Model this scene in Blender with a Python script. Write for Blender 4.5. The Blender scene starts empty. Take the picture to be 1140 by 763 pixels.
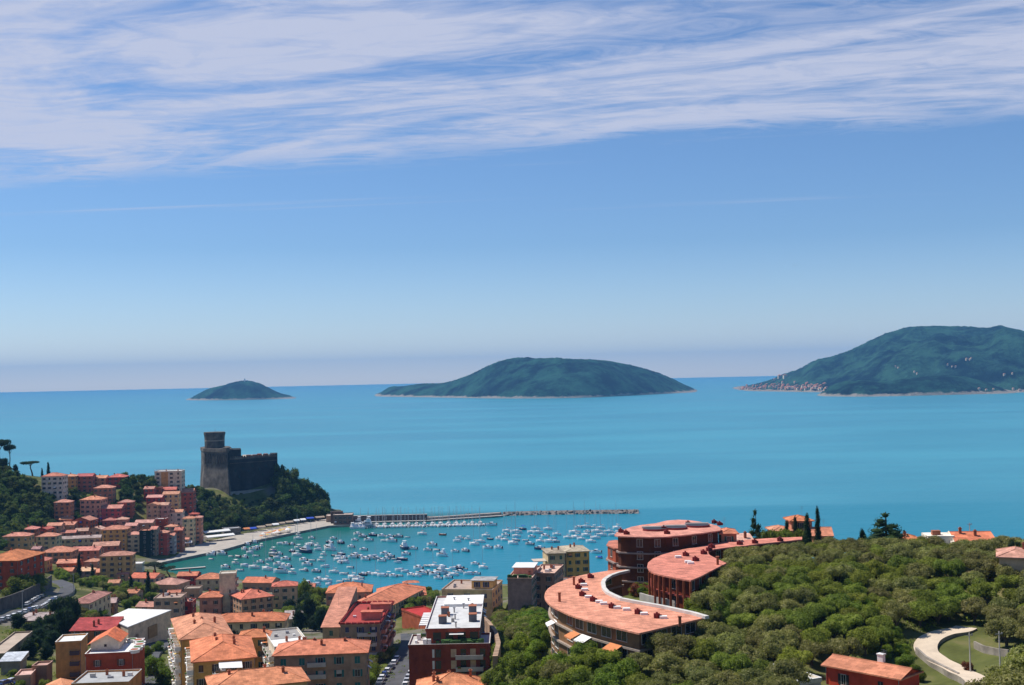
import bpy, math, random
import numpy as np
from mathutils import Matrix, Vector, noise as mnoise
random.seed(7)
R = math.radians
sc = bpy.context.scene
COL = sc.collection

# ------------------------------------------------------------------ camera
F = 1318.0; H0 = 120.0; ROLL = R(1.22); PITCH = math.atan(37.1 / F)   # the sea's edge lies a little below eye level
ca, sa, cp, sp = math.cos(ROLL), math.sin(ROLL), math.cos(PITCH), math.sin(PITCH)
cam_d = bpy.data.cameras.new('camera'); cam = bpy.data.objects.new('camera', cam_d); COL.objects.link(cam)
cam_d.sensor_width = 36; cam_d.lens = 36 * F / 1140; cam_d.clip_start = 1; cam_d.clip_end = 400000
def unroll(X, Y, Z):            # camera frame (unrolled, -Z forward) to world
    f = -Z
    return Vector((X, f * cp - Y * sp, f * sp + Y * cp))
right, up, back = unroll(ca, -sa, 0), unroll(sa, ca, 0), unroll(0, 0, 1)
m = Matrix((right, up, back)).transposed().to_4x4(); m.translation = (0, 0, H0)
cam.matrix_world = m
sc.camera = cam
sc.render.resolution_x = 1024; sc.render.resolution_y = 685

# ------------------------------------------------------------------ sun, sky
SUN_AZ = -64.0      # degrees right of the view axis (+Y); negative = left
SUN_EL = 57.0
w = bpy.data.worlds.new("World"); sc.world = w; w.use_nodes = True
nt = w.node_tree; N = nt.nodes; Lk = nt.links; N.clear()
def nd(t, **k):
    n = N.new(t)
    for a, b in k.items(): setattr(n, a, b)
    return n
out = nd('ShaderNodeOutputWorld'); bg = nd('ShaderNodeBackground'); Lk.new(bg.outputs[0], out.inputs[0])
sky = nd('ShaderNodeTexSky', sky_type='NISHITA'); sky.sun_disc = False
sky.sun_elevation = R(SUN_EL); sky.sun_rotation = R(SUN_AZ); sky.air_density = 1.0; sky.dust_density = 0.15; sky.ozone_density = 2.0
bg.inputs['Strength'].default_value = 0.112
def wm(op, a, b=None, c=None):
    n = nd('ShaderNodeMath', operation=op)
    for i, x in enumerate((a, b, c)):
        if x is None: continue
        if isinstance(x, (int, float)): n.inputs[i].default_value = x
        else: Lk.new(x, n.inputs[i])
    return n.outputs[0]
def wss(x, lo, hi):
    n = nd('ShaderNodeMapRange', interpolation_type='SMOOTHSTEP'); Lk.new(x, n.inputs['Value'])
    n.inputs['From Min'].default_value = lo; n.inputs['From Max'].default_value = hi; return n.outputs[0]
tc = nd('ShaderNodeTexCoord'); sep = nd('ShaderNodeSeparateXYZ'); Lk.new(tc.outputs['Generated'], sep.inputs[0])
zc = wm('MAXIMUM', sep.outputs[2], 0.02)
qx = wm('DIVIDE', sep.outputs[0], zc); qy = wm('DIVIDE', sep.outputs[1], zc)
def wnoise(sx, sy, det, rough, dist=0.0, off=0.0, ang=0.19):
    # streaks run along (1,-ang)
    al = wm('SUBTRACT', qx, wm('MULTIPLY', qy, ang)); ac = wm('ADD', qy, wm('MULTIPLY', qx, ang))
    cb = nd('ShaderNodeCombineXYZ'); Lk.new(wm('MULTIPLY', al, sx), cb.inputs[0]); Lk.new(wm('MULTIPLY', ac, sy), cb.inputs[1]); cb.inputs[2].default_value = off
    n = nd('ShaderNodeTexNoise'); Lk.new(cb.outputs[0], n.inputs['Vector']); n.inputs['Scale'].default_value = 1
    n.inputs['Detail'].default_value = det; n.inputs['Roughness'].default_value = rough; n.inputs['Distortion'].default_value = dist
    return n.outputs['Fac']
edge = wm('ADD', qy, wm('MULTIPLY', qx, 0.24))
big = wnoise(0.42, 0.95, 9, 0.56, 1.5, 2.2, 0.36)
fine = wnoise(2.6, 5.2, 10, 0.64, 1.8, 4.0, 0.10)
edge2 = wm('ADD', edge, wm('MULTIPLY', wm('SUBTRACT', big, 0.5), 1.3))
edge2 = wm('ADD', edge2, wm('MULTIPLY', wm('SUBTRACT', fine, 0.5), 0.9))
veil = wm('SUBTRACT', 1.0, wss(edge2, 4.95, 5.42))
dens = wm('ADD', wm('MULTIPLY', wss(big, 0.37, 0.60), 0.66), wm('MULTIPLY', wss(fine, 0.28, 0.78), 0.52))
dens = wm('MULTIPLY', wm('MULTIPLY', dens, veil), wss(edge, 1.3, 2.6))
wisp = wm('MULTIPLY', wss(wnoise(0.3, 3.0, 5, 0.6, 0.4, 9.1, 0.12), 0.55, 0.8), wm('MULTIPLY', wss(qy, 4.2, 5.0), wm('SUBTRACT', 1.0, wss(qy, 6.5, 8.0))))
dens = wm('MINIMUM', wm('ADD', dens, wm('MULTIPLY', wisp, 0.45)), 0.86)
tint = nd('ShaderNodeMixRGB', blend_type='MULTIPLY'); tint.inputs[0].default_value = 1; Lk.new(sky.outputs[0], tint.inputs[1]); tcol = nd('ShaderNodeValToRGB'); Lk.new(wm('MULTIPLY', sep.outputs[2], 5.0), tcol.inputs[0]); cr = tcol.color_ramp
cr.elements[0].position = 0.0; cr.elements[0].color = (1.20, 1.17, 1.24, 1); cr.elements[1].position = 0.55; cr.elements[1].color = (0.53, 0.68, 0.89, 1)
for ps_, cl_ in ((0.075, (0.95, 0.95, 1.10, 1)), (0.10, (0.90, 0.92, 1.08, 1)), (0.25, (0.74, 0.82, 1.0, 1))): e_ = cr.elements.new(ps_); e_.color = cl_
Lk.new(tcol.outputs[0], tint.inputs[2])
mx = nd('ShaderNodeMixRGB'); Lk.new(dens, mx.inputs[0]); Lk.new(tint.outputs[0], mx.inputs[1]); mx.inputs[2].default_value = (4.7, 4.95, 6.1, 1)
Lk.new(mx.outputs[0], bg.inputs[0])
sd = bpy.data.lights.new('sun', 'SUN'); sd.energy = 4.8; sd.angle = R(0.5); sd.color = (1, 0.955, 0.88)
so = bpy.data.objects.new('sun', sd); COL.objects.link(so)
sdir = Vector((math.sin(R(SUN_AZ)) * math.cos(R(SUN_EL)), math.cos(R(SUN_AZ)) * math.cos(R(SUN_EL)), math.sin(R(SUN_EL))))
so.rotation_euler = sdir.to_track_quat('Z', 'Y').to_euler(); so.location = (-300, 100, 400)
vs = sc.view_settings; vs.view_transform = 'Standard'; vs.look = 'None'; vs.exposure = 0.18; vs.gamma = 1
HAZE_DENS = 5.0e-5; HAZE_COL = (0.20, 0.54, 1.0, 1)
HAZE_BOX = (-90000, 90000, -6000, 70000, -9, 900)

# ------------------------------------------------------------------ helpers
def ray(u, v):
    px, py = u - 570.0, 381.5 - v
    return unroll(px * ca + py * sa, -px * sa + py * ca, -F).normalized()
def at_z(u, v, z):
    d = ray(u, v); t = (z - H0) / d.z
    return Vector((d.x * t, d.y * t, z))
def at_d(u, v, dist):
    d = ray(u, v); t = dist / d.y
    return Vector((d.x * t, dist, H0 + d.z * t))

MATS = {}
def mat(key, color, rough=0.85, var=0.12, scale=0.5, var2=None, spec=0.3, bump=0, metal=0, coord='Object', objvar=0.0):
    if key in MATS: return MATS[key]
    m = bpy.data.materials.new(key); m.use_nodes = True; MATS[key] = m
    t = m.node_tree; b = t.nodes['Principled BSDF']
    b.inputs['Roughness'].default_value = rough; b.inputs['Specular IOR Level'].default_value = spec; b.inputs['Metallic'].default_value = metal
    tc = t.nodes.new('ShaderNodeTexCoord')
    n = t.nodes.new('ShaderNodeTexNoise'); n.inputs['Scale'].default_value = scale; n.inputs['Detail'].default_value = 6; n.inputs['Roughness'].default_value = 0.65
    t.links.new(tc.outputs[coord], n.inputs['Vector'])
    r = t.nodes.new('ShaderNodeValToRGB'); t.links.new(n.outputs['Fac'], r.inputs[0])
    c = color; c2 = var2 or tuple(min(1, x * (1 + var * 1.6)) for x in c)
    r.color_ramp.elements[0].position = 0.3; r.color_ramp.elements[1].position = 0.72
    r.color_ramp.elements[0].color = (*[x * (1 - var * 1.6) for x in c], 1); r.color_ramp.elements[1].color = (*c2, 1)
    e = r.color_ramp.elements.new(0.5); e.color = (*c, 1)
    last = r.outputs[0]
    if objvar:
        oi = t.nodes.new('ShaderNodeObjectInfo'); hs = t.nodes.new('ShaderNodeHueSaturation'); mr = t.nodes.new('ShaderNodeMapRange'); mr2 = t.nodes.new('ShaderNodeMapRange')
        t.links.new(oi.outputs['Random'], mr.inputs[0]); mr.inputs[3].default_value = 1 - objvar; mr.inputs[4].default_value = 1 + objvar
        wn = t.nodes.new('ShaderNodeMath'); wn.operation = 'FRACT'; ml = t.nodes.new('ShaderNodeMath'); ml.operation = 'MULTIPLY'; ml.inputs[1].default_value = 37.7
        t.links.new(oi.outputs['Random'], ml.inputs[0]); t.links.new(ml.outputs[0], wn.inputs[0])
        t.links.new(wn.outputs[0], mr2.inputs[0]); mr2.inputs[3].default_value = 0.5 - objvar * 0.09; mr2.inputs[4].default_value = 0.5 + objvar * 0.06
        t.links.new(mr.outputs[0], hs.inputs['Value']); t.links.new(mr2.outputs[0], hs.inputs['Hue']); t.links.new(last, hs.inputs['Color']); last = hs.outputs[0]
    t.links.new(last, b.inputs['Base Color'])
    if bump:
        bp = t.nodes.new('ShaderNodeBump'); bp.inputs['Strength'].default_value = bump; bp.inputs['Distance'].default_value = 0.3
        t.links.new(n.outputs['Fac'], bp.inputs['Height']); t.links.new(bp.outputs[0], b.inputs['Normal'])
    return m
def wallm(c):
    if c[0] > 2.2 * c[1]: c = (c[0] * 1.04, c[1] * 1.2 + .004, c[2] * .85)
    l = (c[0] + c[1] + c[2]) / 3; c = tuple(min(.85, (x * .88 + l * .12) * k) for x, k in zip(c, (1.14, 1.04, .86)))  # warm shift in wall colours stands in for light bounced off ground and roofs
    return mat('render_%02d_%02d_%02d' % tuple(int(x * 99) for x in c), c, 0.9, 0.2, 0.4, spec=0.15, coord='Object', objvar=.1)
def roofm(c, key=None):
    k = key or 'rooftiles_%02d_%02d_%02d' % tuple(int(x * 99) for x in c)
    if k in MATS: return MATS[k]
    c = (c[0], c[1] * 1.06, c[2] * 1.12 + .004)
    m = mat(k, c, 0.85, 0.22, 0.38, spec=0.15, objvar=0.12)
    t = m.node_tree; b = t.nodes['Principled BSDF']; tc = [n for n in t.nodes if n.type == 'TEX_COORD'][0]
    # pantile courses: bump, plus odd patches of older and newer tiles
    br = t.nodes.new('ShaderNodeTexBrick'); br.inputs['Scale'].default_value = 1.0; br.inputs['Brick Width'].default_value = 1.3; br.inputs['Row Height'].default_value = 0.8
    br.inputs['Mortar Size'].default_value = 0.03; br.inputs['Color1'].default_value = (0.80, 0.79, 0.78, 1); br.inputs['Color2'].default_value = (1.14, 1.12, 1.12, 1); br.inputs['Mortar'].default_value = (0.75, 0.72, 0.7, 1)
    t.links.new(tc.outputs['Object'], br.inputs['Vector'])
    lk = b.inputs['Base Color'].links[0].from_socket
    mm = t.nodes.new('ShaderNodeMixRGB'); mm.blend_type = 'MULTIPLY'; mm.inputs[0].default_value = 1.0
    t.links.new(lk, mm.inputs[1]); t.links.new(br.outputs['Color'], mm.inputs[2]); t.links.new(mm.outputs[0], b.inputs['Base Color'])
    bp = t.nodes.new('ShaderNodeBump'); bp.inputs['Strength'].default_value = 0.5; bp.inputs['Distance'].default_value = 0.08
    t.links.new(br.outputs['Fac'], bp.inputs['Height']); t.links.new(bp.outputs[0], b.inputs['Normal'])
    return m
ORANGE = (0.58, 0.19, 0.085); PINKR = (0.60, 0.25, 0.155); DEEPO = (0.55, 0.14, 0.06); DRED = (0.36, 0.055, 0.04); BROWNR = (0.33, 0.15, 0.10)
WHITER = (0.72, 0.70, 0.66); GREYR = (0.34, 0.31, 0.28); SALMON = (0.60, 0.225, 0.135)

class MB:
    def __init__(s): s.v = []; s.f = []; s.m = []; s.mats = []
    def mi(s, m):
        if m not in s.mats: s.mats.append(m)
        return s.mats.index(m)
    def face(s, pts, m):
        k = len(s.v); s.v += [tuple(p) for p in pts]; s.f.append(tuple(range(k, k + len(pts)))); s.m.append(s.mi(m))
    def add(s, V, Fs, m):
        k = len(s.v); s.v += [tuple(p) for p in V]; i = s.mi(m)
        for f in Fs: s.f.append(tuple(k + j for j in f)); s.m.append(i)
    def box(s, x0, x1, y0, y1, z0, z1, m, top=None):
        V = [(x0, y0, z0), (x1, y0, z0), (x1, y1, z0), (x0, y1, z0), (x0, y0, z1), (x1, y0, z1), (x1, y1, z1), (x0, y1, z1)]
        s.add(V, [(0, 3, 2, 1), (0, 1, 5, 4), (1, 2, 6, 5), (2, 3, 7, 6), (3, 0, 4, 7)], m); s.add(V, [(4, 5, 6, 7)], top or m)
    def tube(s, p, q, r0, r1, m, n=8, cap=True):
        p, q = Vector(p), Vector(q); a = (q - p).normalized(); b = a.orthogonal().normalized(); c = a.cross(b)
        V = []
        for P, r in ((p, r0), (q, r1)):
            for i in range(n):
                t = 2 * math.pi * i / n; V.append(P + r * (math.cos(t) * b + math.sin(t) * c))
        Fs = [(i, (i + 1) % n, n + (i + 1) % n, n + i) for i in range(n)]
        if cap: Fs += [tuple(range(n - 1, -1, -1)), tuple(range(n, 2 * n))]
        s.add(V, Fs, m)
    def path(s, pts, rs, m, n=7):
        for i in range(len(pts) - 1): s.tube(pts[i], pts[i + 1], rs[i], rs[i + 1], m, n)
    def prism(s, pts, z0, z1, m, top=None, bottom=True):
        n = len(pts); V = [(p[0], p[1], z0) for p in pts] + [(p[0], p[1], z1) for p in pts]
        s.add(V, [(i, (i + 1) % n, n + (i + 1) % n, n + i) for i in range(n)], m)
        s.add(V[n:], [tuple(range(n))], top or m)
        if bottom: s.add(V[:n], [tuple(range(n - 1, -1, -1))], m)
    def mesh(s, name, smooth=False):
        me = bpy.data.meshes.new(name); me.from_pydata(s.v, [], s.f)
        for m in s.mats: me.materials.append(m)
        me.polygons.foreach_set('material_index', s.m)
        if smooth: me.polygons.foreach_set('use_smooth', [True] * len(s.f))
        me.update(); return me
    def build(s, name, parent=None, loc=None, rz=0, smooth=False):
        return put(name, s.mesh(name, smooth), parent, loc, rz)
def put(name, me, parent=None, loc=None, rz=0, scale=None):
    o = bpy.data.objects.new(name, me); COL.objects.link(o)
    if parent is not None: o.parent = parent
    if loc is not None: o.location = loc
    if rz: o.rotation_euler = (0, 0, rz)
    if scale is not None: o.scale = scale
    return o
def tag(o, label=None, cat=None, group=None, kind=None):
    for k, x in (('label', label), ('category', cat), ('group', group), ('kind', kind)):
        if x: o[k] = x
    return o
def empty(name, loc, rz=0, label=None, cat=None, group=None):
    o = put(name, None, None, loc, rz); o.empty_display_size = 0.5; return tag(o, label, cat, group)
def copy_tree(o, parent=None):
    c = o.copy(); COL.objects.link(c); c.parent = parent
    for ch in list(o.children): copy_tree(ch, c)
    return c

# ------------------------------------------------------------------ terrain heights
VIS = [ # u, v, z  (ground points seen in the photograph)
 (-100,763,38),(0,763,36),(100,763,34),(200,763,34),(330,763,34),(430,763,33),(500,763,33),(-100,690,34),(0,700,33),(30,680,30),(-60,650,28),(20,648,26),(50,625,20),
 (60,590,18),(20,565,36),(50,575,27),(20,532,53),(-60,535,55),(-60,565,40),(-60,600,28),(100,690,22),(100,650,13),(150,640,6),(200,690,14),(270,690,12),(330,700,15),
 (-60,625,24),(100,548,38),(100,575,24),(100,600,13.5),(50,605,15),(150,537,44),(150,570,25),(150,600,11),(150,624,3),(200,545,34),(200,575,18),(200,607,3),(185,622,2),
 (240,592,3),(300,582,3),(360,573,3),(400,670,9),(450,700,20),(350,660,4),(280,660,4),(480,675,17),
 (600,705,50),(575,763,42),(545,745,34),(620,763,58),(700,763,67),(680,728,68.5),(612,694,65.5),(640,714,67.3),(740,730,70),(800,763,67),(900,763,68),(1000,763,65),(1140,763,70),
 (850,690,71.5),(850,655,73),(850,630,74.5),(920,629,74.5),(1000,627,75),(1000,690,70),(1100,630,75),(1100,692,68.5),(1140,658,73.5),(1040,735,66.5),(1060,700,69),(1090,735,68),
 (740,654,69),(780,696,70),(820,724,68.5),(950,720,69),(760,740,65),
 (570,690,31),(545,690,26),(620,665,28),(655,650,29)]
HID = [ # u, distance, z
 (850,330,65),(850,400,40),(850,560,4),(1000,330,65),(1000,390,42),(1000,520,4),(1140,310,68),(1140,380,40),(1140,480,4),(1400,330,60),(1400,250,80),(1400,180,78),(1500,420,4),
 (740,335,64),(720,300,67),(690,310,60),(780,300,69),(740,390,44),(740,450,22),(740,550,3),(660,360,50),(660,420,35),(650,560,10),(600,640,3),(540,560,10),(540,640,2),(450,640,2),
 (900,318,69),(560,250,44),(500,250,38),(300,250,40),(100,250,42),(-200,300,42),
 (0,150,66),(570,150,62),(570,100,84),(1140,120,80),(570,0,110),(-300,0,105),(1400,0,112),(570,-100,116),(1140,-100,118),(0,-100,114),(900,140,76),(750,160,68),
 (225,1012,30),(250,1006,28),(280,1030,33),(310,1040,34),(300,1060,28),(250,1055,26),(340,1058,16),(355,1070,8),(330,1045,17),(150,1030,20),(60,1010,28),(0,990,40),(-100,980,40),(200,1035,14),
 (-300,900,45),(-300,700,35),(-300,500,36),(-100,1040,5),(60,1045,3),(260,1078,4)]
cx, cy, cz = [], [], []
for u, v, z in VIS: p = at_z(u, v, z); cx.append(p.x); cy.append(p.y); cz.append(z)
for u, d, z in HID: cx.append((u - 570) / F * d if d > 0 else (u - 570) * 0.35); cy.append(d); cz.append(z)
LAND = [(-900, 1050), (-400, 1050)] + [((u - 570) / F * d, d) for u, d in ((0,1045),(60,1048),(150,1055),(210,1062),(250,1080),(300,1095),(350,1096),(376,1085),(380,1076))]
for u, v in ((366,586),(331,593),(282,603),(251,612),(181,626),(172,632),(187,638),(230,644),(330,652),(400,662),(480,660),(560,652),(660,650)): p = at_z(u, v, 0); LAND.append((p.x, p.y))
LAND += [(60, 570), (110, 560), (180, 525), (300, 470), (500, 420), (900, 380), (900, -400), (-900, -400)]
lx = np.array([p[0] for p in LAND]); ly = np.array([p[1] for p in LAND])
def inside(X, Y, px, py):
    c = np.zeros(X.shape, bool); n = len(px); j = n - 1
    for i in range(n):
        cond = ((py[i] > Y) != (py[j] > Y)) & (X < (px[j] - px[i]) * (Y - py[i]) / (py[j] - py[i] + 1e-12) + px[i]); c ^= cond; j = i
    return c
P = np.array([cx, cy]).T; n = len(P)
ker = lambda d2: np.sqrt(d2 + 64.0)
A = ker(((P[:, None] - P[None]) ** 2).sum(-1)); A -= np.eye(n) * 1.5
B = np.zeros((n + 3, n + 3)); B[:n, :n] = A; B[:n, n] = 1; B[:n, n + 1:] = P; B[n, :n] = 1; B[n + 1:, :n] = P.T
cf = np.linalg.solve(B, np.array(cz + [0, 0, 0.0]))
GX0, GX1, GY0, GY1, GS = -620, 560, -120, 1110, 5.0
gx = np.arange(GX0, GX1 + 1, GS); gy = np.arange(GY0, GY1 + 1, GS)
XX, YY = np.meshgrid(gx, gy)
ZZ = cf[n] + cf[n + 1] * XX + cf[n + 2] * YY
for i in range(n): ZZ += cf[i] * ker((XX - P[i, 0]) ** 2 + (YY - P[i, 1]) ** 2)
ins = inside(XX, YY, lx, ly)
ZZ = np.where(ins, np.maximum(ZZ, 1.2), -5.0)
def th(x, y):
    fx = (x - GX0) / GS; fy = (y - GY0) / GS
    i = int(min(max(fx, 0), len(gx) - 2)); j = int(min(max(fy, 0), len(gy) - 2)); fx = min(max(fx - i, 0), 1); fy = min(max(fy - j, 0), 1)
    return float((ZZ[j, i] * (1 - fx) + ZZ[j, i + 1] * fx) * (1 - fy) + (ZZ[j + 1, i] * (1 - fx) + ZZ[j + 1, i + 1] * fx) * fy)
def ground(u, v, h=0.0, dmin=60.0):
    """first point along the pixel's ray where the ray is h above the ground"""
    d = ray(u, v); t = dmin / d.y; st = 3.0
    while t * d.y < 1300:
        z = H0 + d.z * t
        if z <= th(d.x * t, d.y * t) + h:
            lo, hi = t - st, t
            for _ in range(10):
                md = (lo + hi) / 2
                if H0 + d.z * md <= th(d.x * md, d.y * md) + h: hi = md
                else: lo = md
            return Vector((d.x * hi, d.y * hi, th(d.x * hi, d.y * hi)))
        t += st
    return None
# ------------------------------------------------------------------ sea
def sea_mat():
    m = bpy.data.materials.new('sea_water'); m.use_nodes = True; t = m.node_tree; b = t.nodes['Principled BSDF']; L = t.links
    geo = t.nodes.new('ShaderNodeNewGeometry')
    sp_ = t.nodes.new('ShaderNodeSeparateXYZ'); L.new(geo.outputs['Position'], sp_.inputs[0])
    def mth(op, a, c=None):
        n = t.nodes.new('ShaderNodeMath'); n.operation = op
        for i, x in enumerate((a, c)):
            if x is None: continue
            if isinstance(x, (int, float)): n.inputs[i].default_value = x
            else: L.new(x, n.inputs[i])
        return n.outputs[0]
    def ss(x, lo, hi):
        n = t.nodes.new('ShaderNodeMapRange'); n.interpolation_type = 'SMOOTHSTEP'; L.new(x, n.inputs['Value']); n.inputs['From Min'].default_value = lo; n.inputs['From Max'].default_value = hi; return n.outputs[0]
    def noi(scale, vecscale, det=4, rough=0.55):
        mp = t.nodes.new('ShaderNodeMapping'); mp.inputs['Scale'].default_value = vecscale; L.new(geo.outputs['Position'], mp.inputs['Vector'])
        n = t.nodes.new('ShaderNodeTexNoise'); n.inputs['Scale'].default_value = scale; n.inputs['Detail'].default_value = det; n.inputs['Roughness'].default_value = rough; L.new(mp.outputs[0], n.inputs['Vector']); return n.outputs['Fac']
    # harbour basin: sheltered, greener and darker towards the castle quay
    warp = mth('MULTIPLY', mth('SUBTRACT', noi(0.02, (1, 1, 1)), 0.5), 60.0)
    edge = mth('ADD', mth('ADD', sp_.outputs[0], mth('MULTIPLY', sp_.outputs[1], -0.35)), warp)
    green = mth('SUBTRACT', 1.0, ss(edge, -510, -300))
    harb = mth('MULTIPLY', mth('SUBTRACT', 1.0, ss(sp_.outputs[1], 1030, 1075)), mth('SUBTRACT', 1.0, ss(sp_.outputs[0], 300, 600)))
    streak = noi(0.0011, (1, 3.2, 1), 7, 0.6)
    def mix(f, a, c, blend='MIX'):
        n = t.nodes.new('ShaderNodeMixRGB'); n.blend_type = blend
        for i, x in enumerate((f, a, c)):
            if isinstance(x, (int, float)): n.inputs[i].default_value = x
            elif isinstance(x, tuple): n.inputs[i].default_value = x
            else: L.new(x, n.inputs[i])
        return n.outputs[0]
    c0 = mix(ss(streak, 0.35, 0.68), (0.022, 0.208, 0.285, 1), (0.046, 0.272, 0.35, 1))
    c1 = mix(harb, c0, (0.004, 0.185, 0.262, 1))
    c2 = mix(mth('MULTIPLY', harb, green), c1, (0.000, 0.105, 0.078, 1))
    L.new(c2, b.inputs['Base Color'])
    b.inputs['IOR'].default_value = 1.33; b.inputs['Specular IOR Level'].default_value = 0.4
    rr = t.nodes.new('ShaderNodeMapRange'); L.new(streak, rr.inputs['Value']); rr.inputs['To Min'].default_value = 0.22; rr.inputs['To Max'].default_value = 0.42; L.new(rr.outputs[0], b.inputs['Roughness'])
    bp = t.nodes.new('ShaderNodeBump'); bp.inputs['Strength'].default_value = 0.55; bp.inputs['Distance'].default_value = 1.0
    hh = mth('ADD', mth('MULTIPLY', noi(0.16, (1, 1.6, 1), 6, 0.6), 1.6), mth('MULTIPLY', noi(0.012, (1, 2.5, 1), 3), 3.0))
    L.new(hh, bp.inputs['Height']); L.new(bp.outputs[0], b.inputs['Normal'])
    return m
SEA = sea_mat()
mb = MB(); xs = [-40000, -15000, -4000, -1000, 1000, 4000, 15000, 40000]; ys = [-5000, -500, 2000, 6000, 12000, 18000, 25000]
for i in range(len(xs) - 1):
    for j in range(len(ys) - 1): mb.face([(xs[i], ys[j], 0), (xs[i + 1], ys[j], 0), (xs[i + 1], ys[j + 1], 0), (xs[i], ys[j + 1], 0)], SEA)
tag(mb.build('sea'), kind='structure')

# ------------------------------------------------------------------ terrain
def ground_mat():
    m = mat('hillside_soil_and_grass', (0.105, 0.115, 0.032), 0.95, 0.4, 0.06, var2=(0.23, 0.18, 0.09), spec=0.1, coord='Object')
    t = m.node_tree; b = t.nodes['Principled BSDF']; L = t.links
    base = b.inputs['Base Color'].links[0].from_socket
    geo = t.nodes.new('ShaderNodeNewGeometry'); s_ = t.nodes.new('ShaderNodeSeparateXYZ'); L.new(geo.outputs['Position'], s_.inputs[0])
    # town floor: lower ground left of the olive hill is paved and dusty
    mr = t.nodes.new('ShaderNodeMapRange'); mr.interpolation_type = 'SMOOTHSTEP'; L.new(s_.outputs[2], mr.inputs['Value']); mr.inputs['From Min'].default_value = 40; mr.inputs['From Max'].default_value = 32; 
    n = t.nodes.new('ShaderNodeTexNoise'); n.inputs['Scale'].default_value = 0.03; n.inputs['Detail'].default_value = 5
    mr2 = t.nodes.new('ShaderNodeMapRange'); L.new(n.outputs['Fac'], mr2.inputs['Value']); mr2.inputs['From Min'].default_value = 0.5; mr2.inputs['From Max'].default_value = 0.6
    L.new(geo.outputs['Position'], n.inputs['Vector'])
    mu = t.nodes.new('ShaderNodeMath'); mu.operation = 'MULTIPLY'; L.new(mr.outputs[0], mu.inputs[0]); L.new(mr2.outputs[0], mu.inputs[1])
    mx = t.nodes.new('ShaderNodeMixRGB'); L.new(mu.outputs[0], mx.inputs[0]); L.new(base, mx.inputs[1]); mx.inputs[2].default_value = (0.17, 0.15, 0.125, 1)
    L.new(mx.outputs[0], b.inputs['Base Color']); return m
GROUND = ground_mat()
me = bpy.data.meshes.new('terrain'); ny, nx = ZZ.shape
verts = np.stack([XX, YY, ZZ], -1).reshape(-1, 3)
idx = np.arange(nx * ny).reshape(ny, nx)
faces = np.stack([idx[:-1, :-1], idx[:-1, 1:], idx[1:, 1:], idx[1:, :-1]], -1).reshape(-1, 4)
zf = verts[faces][:, :, 2].max(1); faces = faces[zf > -4.9]
me.from_pydata(verts.tolist(), [], faces.tolist()); me.polygons.foreach_set('use_smooth', [True] * len(me.polygons)); me.materials.append(GROUND); me.update()
tag(put('terrain', me), kind='structure')

# ------------------------------------------------------------------ far coast and islands
def far_mat(name, green_, dark, rock, zrock):
    m = bpy.data.materials.new(name); m.use_nodes = True; t = m.node_tree; b = t.nodes['Principled BSDF']; L = t.links
    b.inputs['Roughness'].default_value = 0.95; b.inputs['Specular IOR Level'].default_value = 0.05
    geo = t.nodes.new('ShaderNodeNewGeometry'); s_ = t.nodes.new('ShaderNodeSeparateXYZ'); L.new(geo.outputs['Position'], s_.inputs[0])
    def noi(sc_, det=8, r=0.65):
        n = t.nodes.new('ShaderNodeTexNoise'); n.inputs['Scale'].default_value = sc_; n.inputs['Detail'].default_value = det; n.inputs['Roughness'].default_value = r; L.new(geo.outputs['Position'], n.inputs['Vector']); return n.outputs['Fac']
    def ramp(x, lo, hi):
        n = t.nodes.new('ShaderNodeMapRange'); n.interpolation_type = 'SMOOTHSTEP'; L.new(x, n.inputs['Value']); n.inputs['From Min'].default_value = lo; n.inputs['From Max'].default_value = hi; return n.outputs[0]
    def mix(f, a, c):
        n = t.nodes.new('ShaderNodeMixRGB')
        for i, x in enumerate((f, a, c)):
            if isinstance(x, tuple): n.inputs[i].default_value = x
            else: L.new(x, n.inputs[i])
        return n.outputs[0]
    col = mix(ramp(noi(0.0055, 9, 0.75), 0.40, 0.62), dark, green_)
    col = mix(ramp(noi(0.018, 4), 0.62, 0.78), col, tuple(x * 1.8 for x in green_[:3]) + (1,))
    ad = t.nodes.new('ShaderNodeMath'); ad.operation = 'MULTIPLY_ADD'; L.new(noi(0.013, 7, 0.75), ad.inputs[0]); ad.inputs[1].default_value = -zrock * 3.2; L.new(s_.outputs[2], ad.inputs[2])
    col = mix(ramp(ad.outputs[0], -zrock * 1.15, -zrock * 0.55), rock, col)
    L.new(col, b.inputs['Base Color'])
    bp = t.nodes.new('ShaderNodeBump'); bp.inputs['Strength'].default_value = 1.0; bp.inputs['Distance'].default_value = 34
    L.new(noi(0.016, 9, 0.78), bp.inputs['Height']); L.new(bp.outputs[0], b.inputs['Normal']); return m
def interp(prof, u):
    k = 26 if len(prof) < 9 else 5; a = [p[0] for p in prof]; b_ = [p[1] for p in prof]
    return float(np.mean([np.interp(u + o * k / 3, a, b_) for o in range(-3, 4)]))
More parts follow.
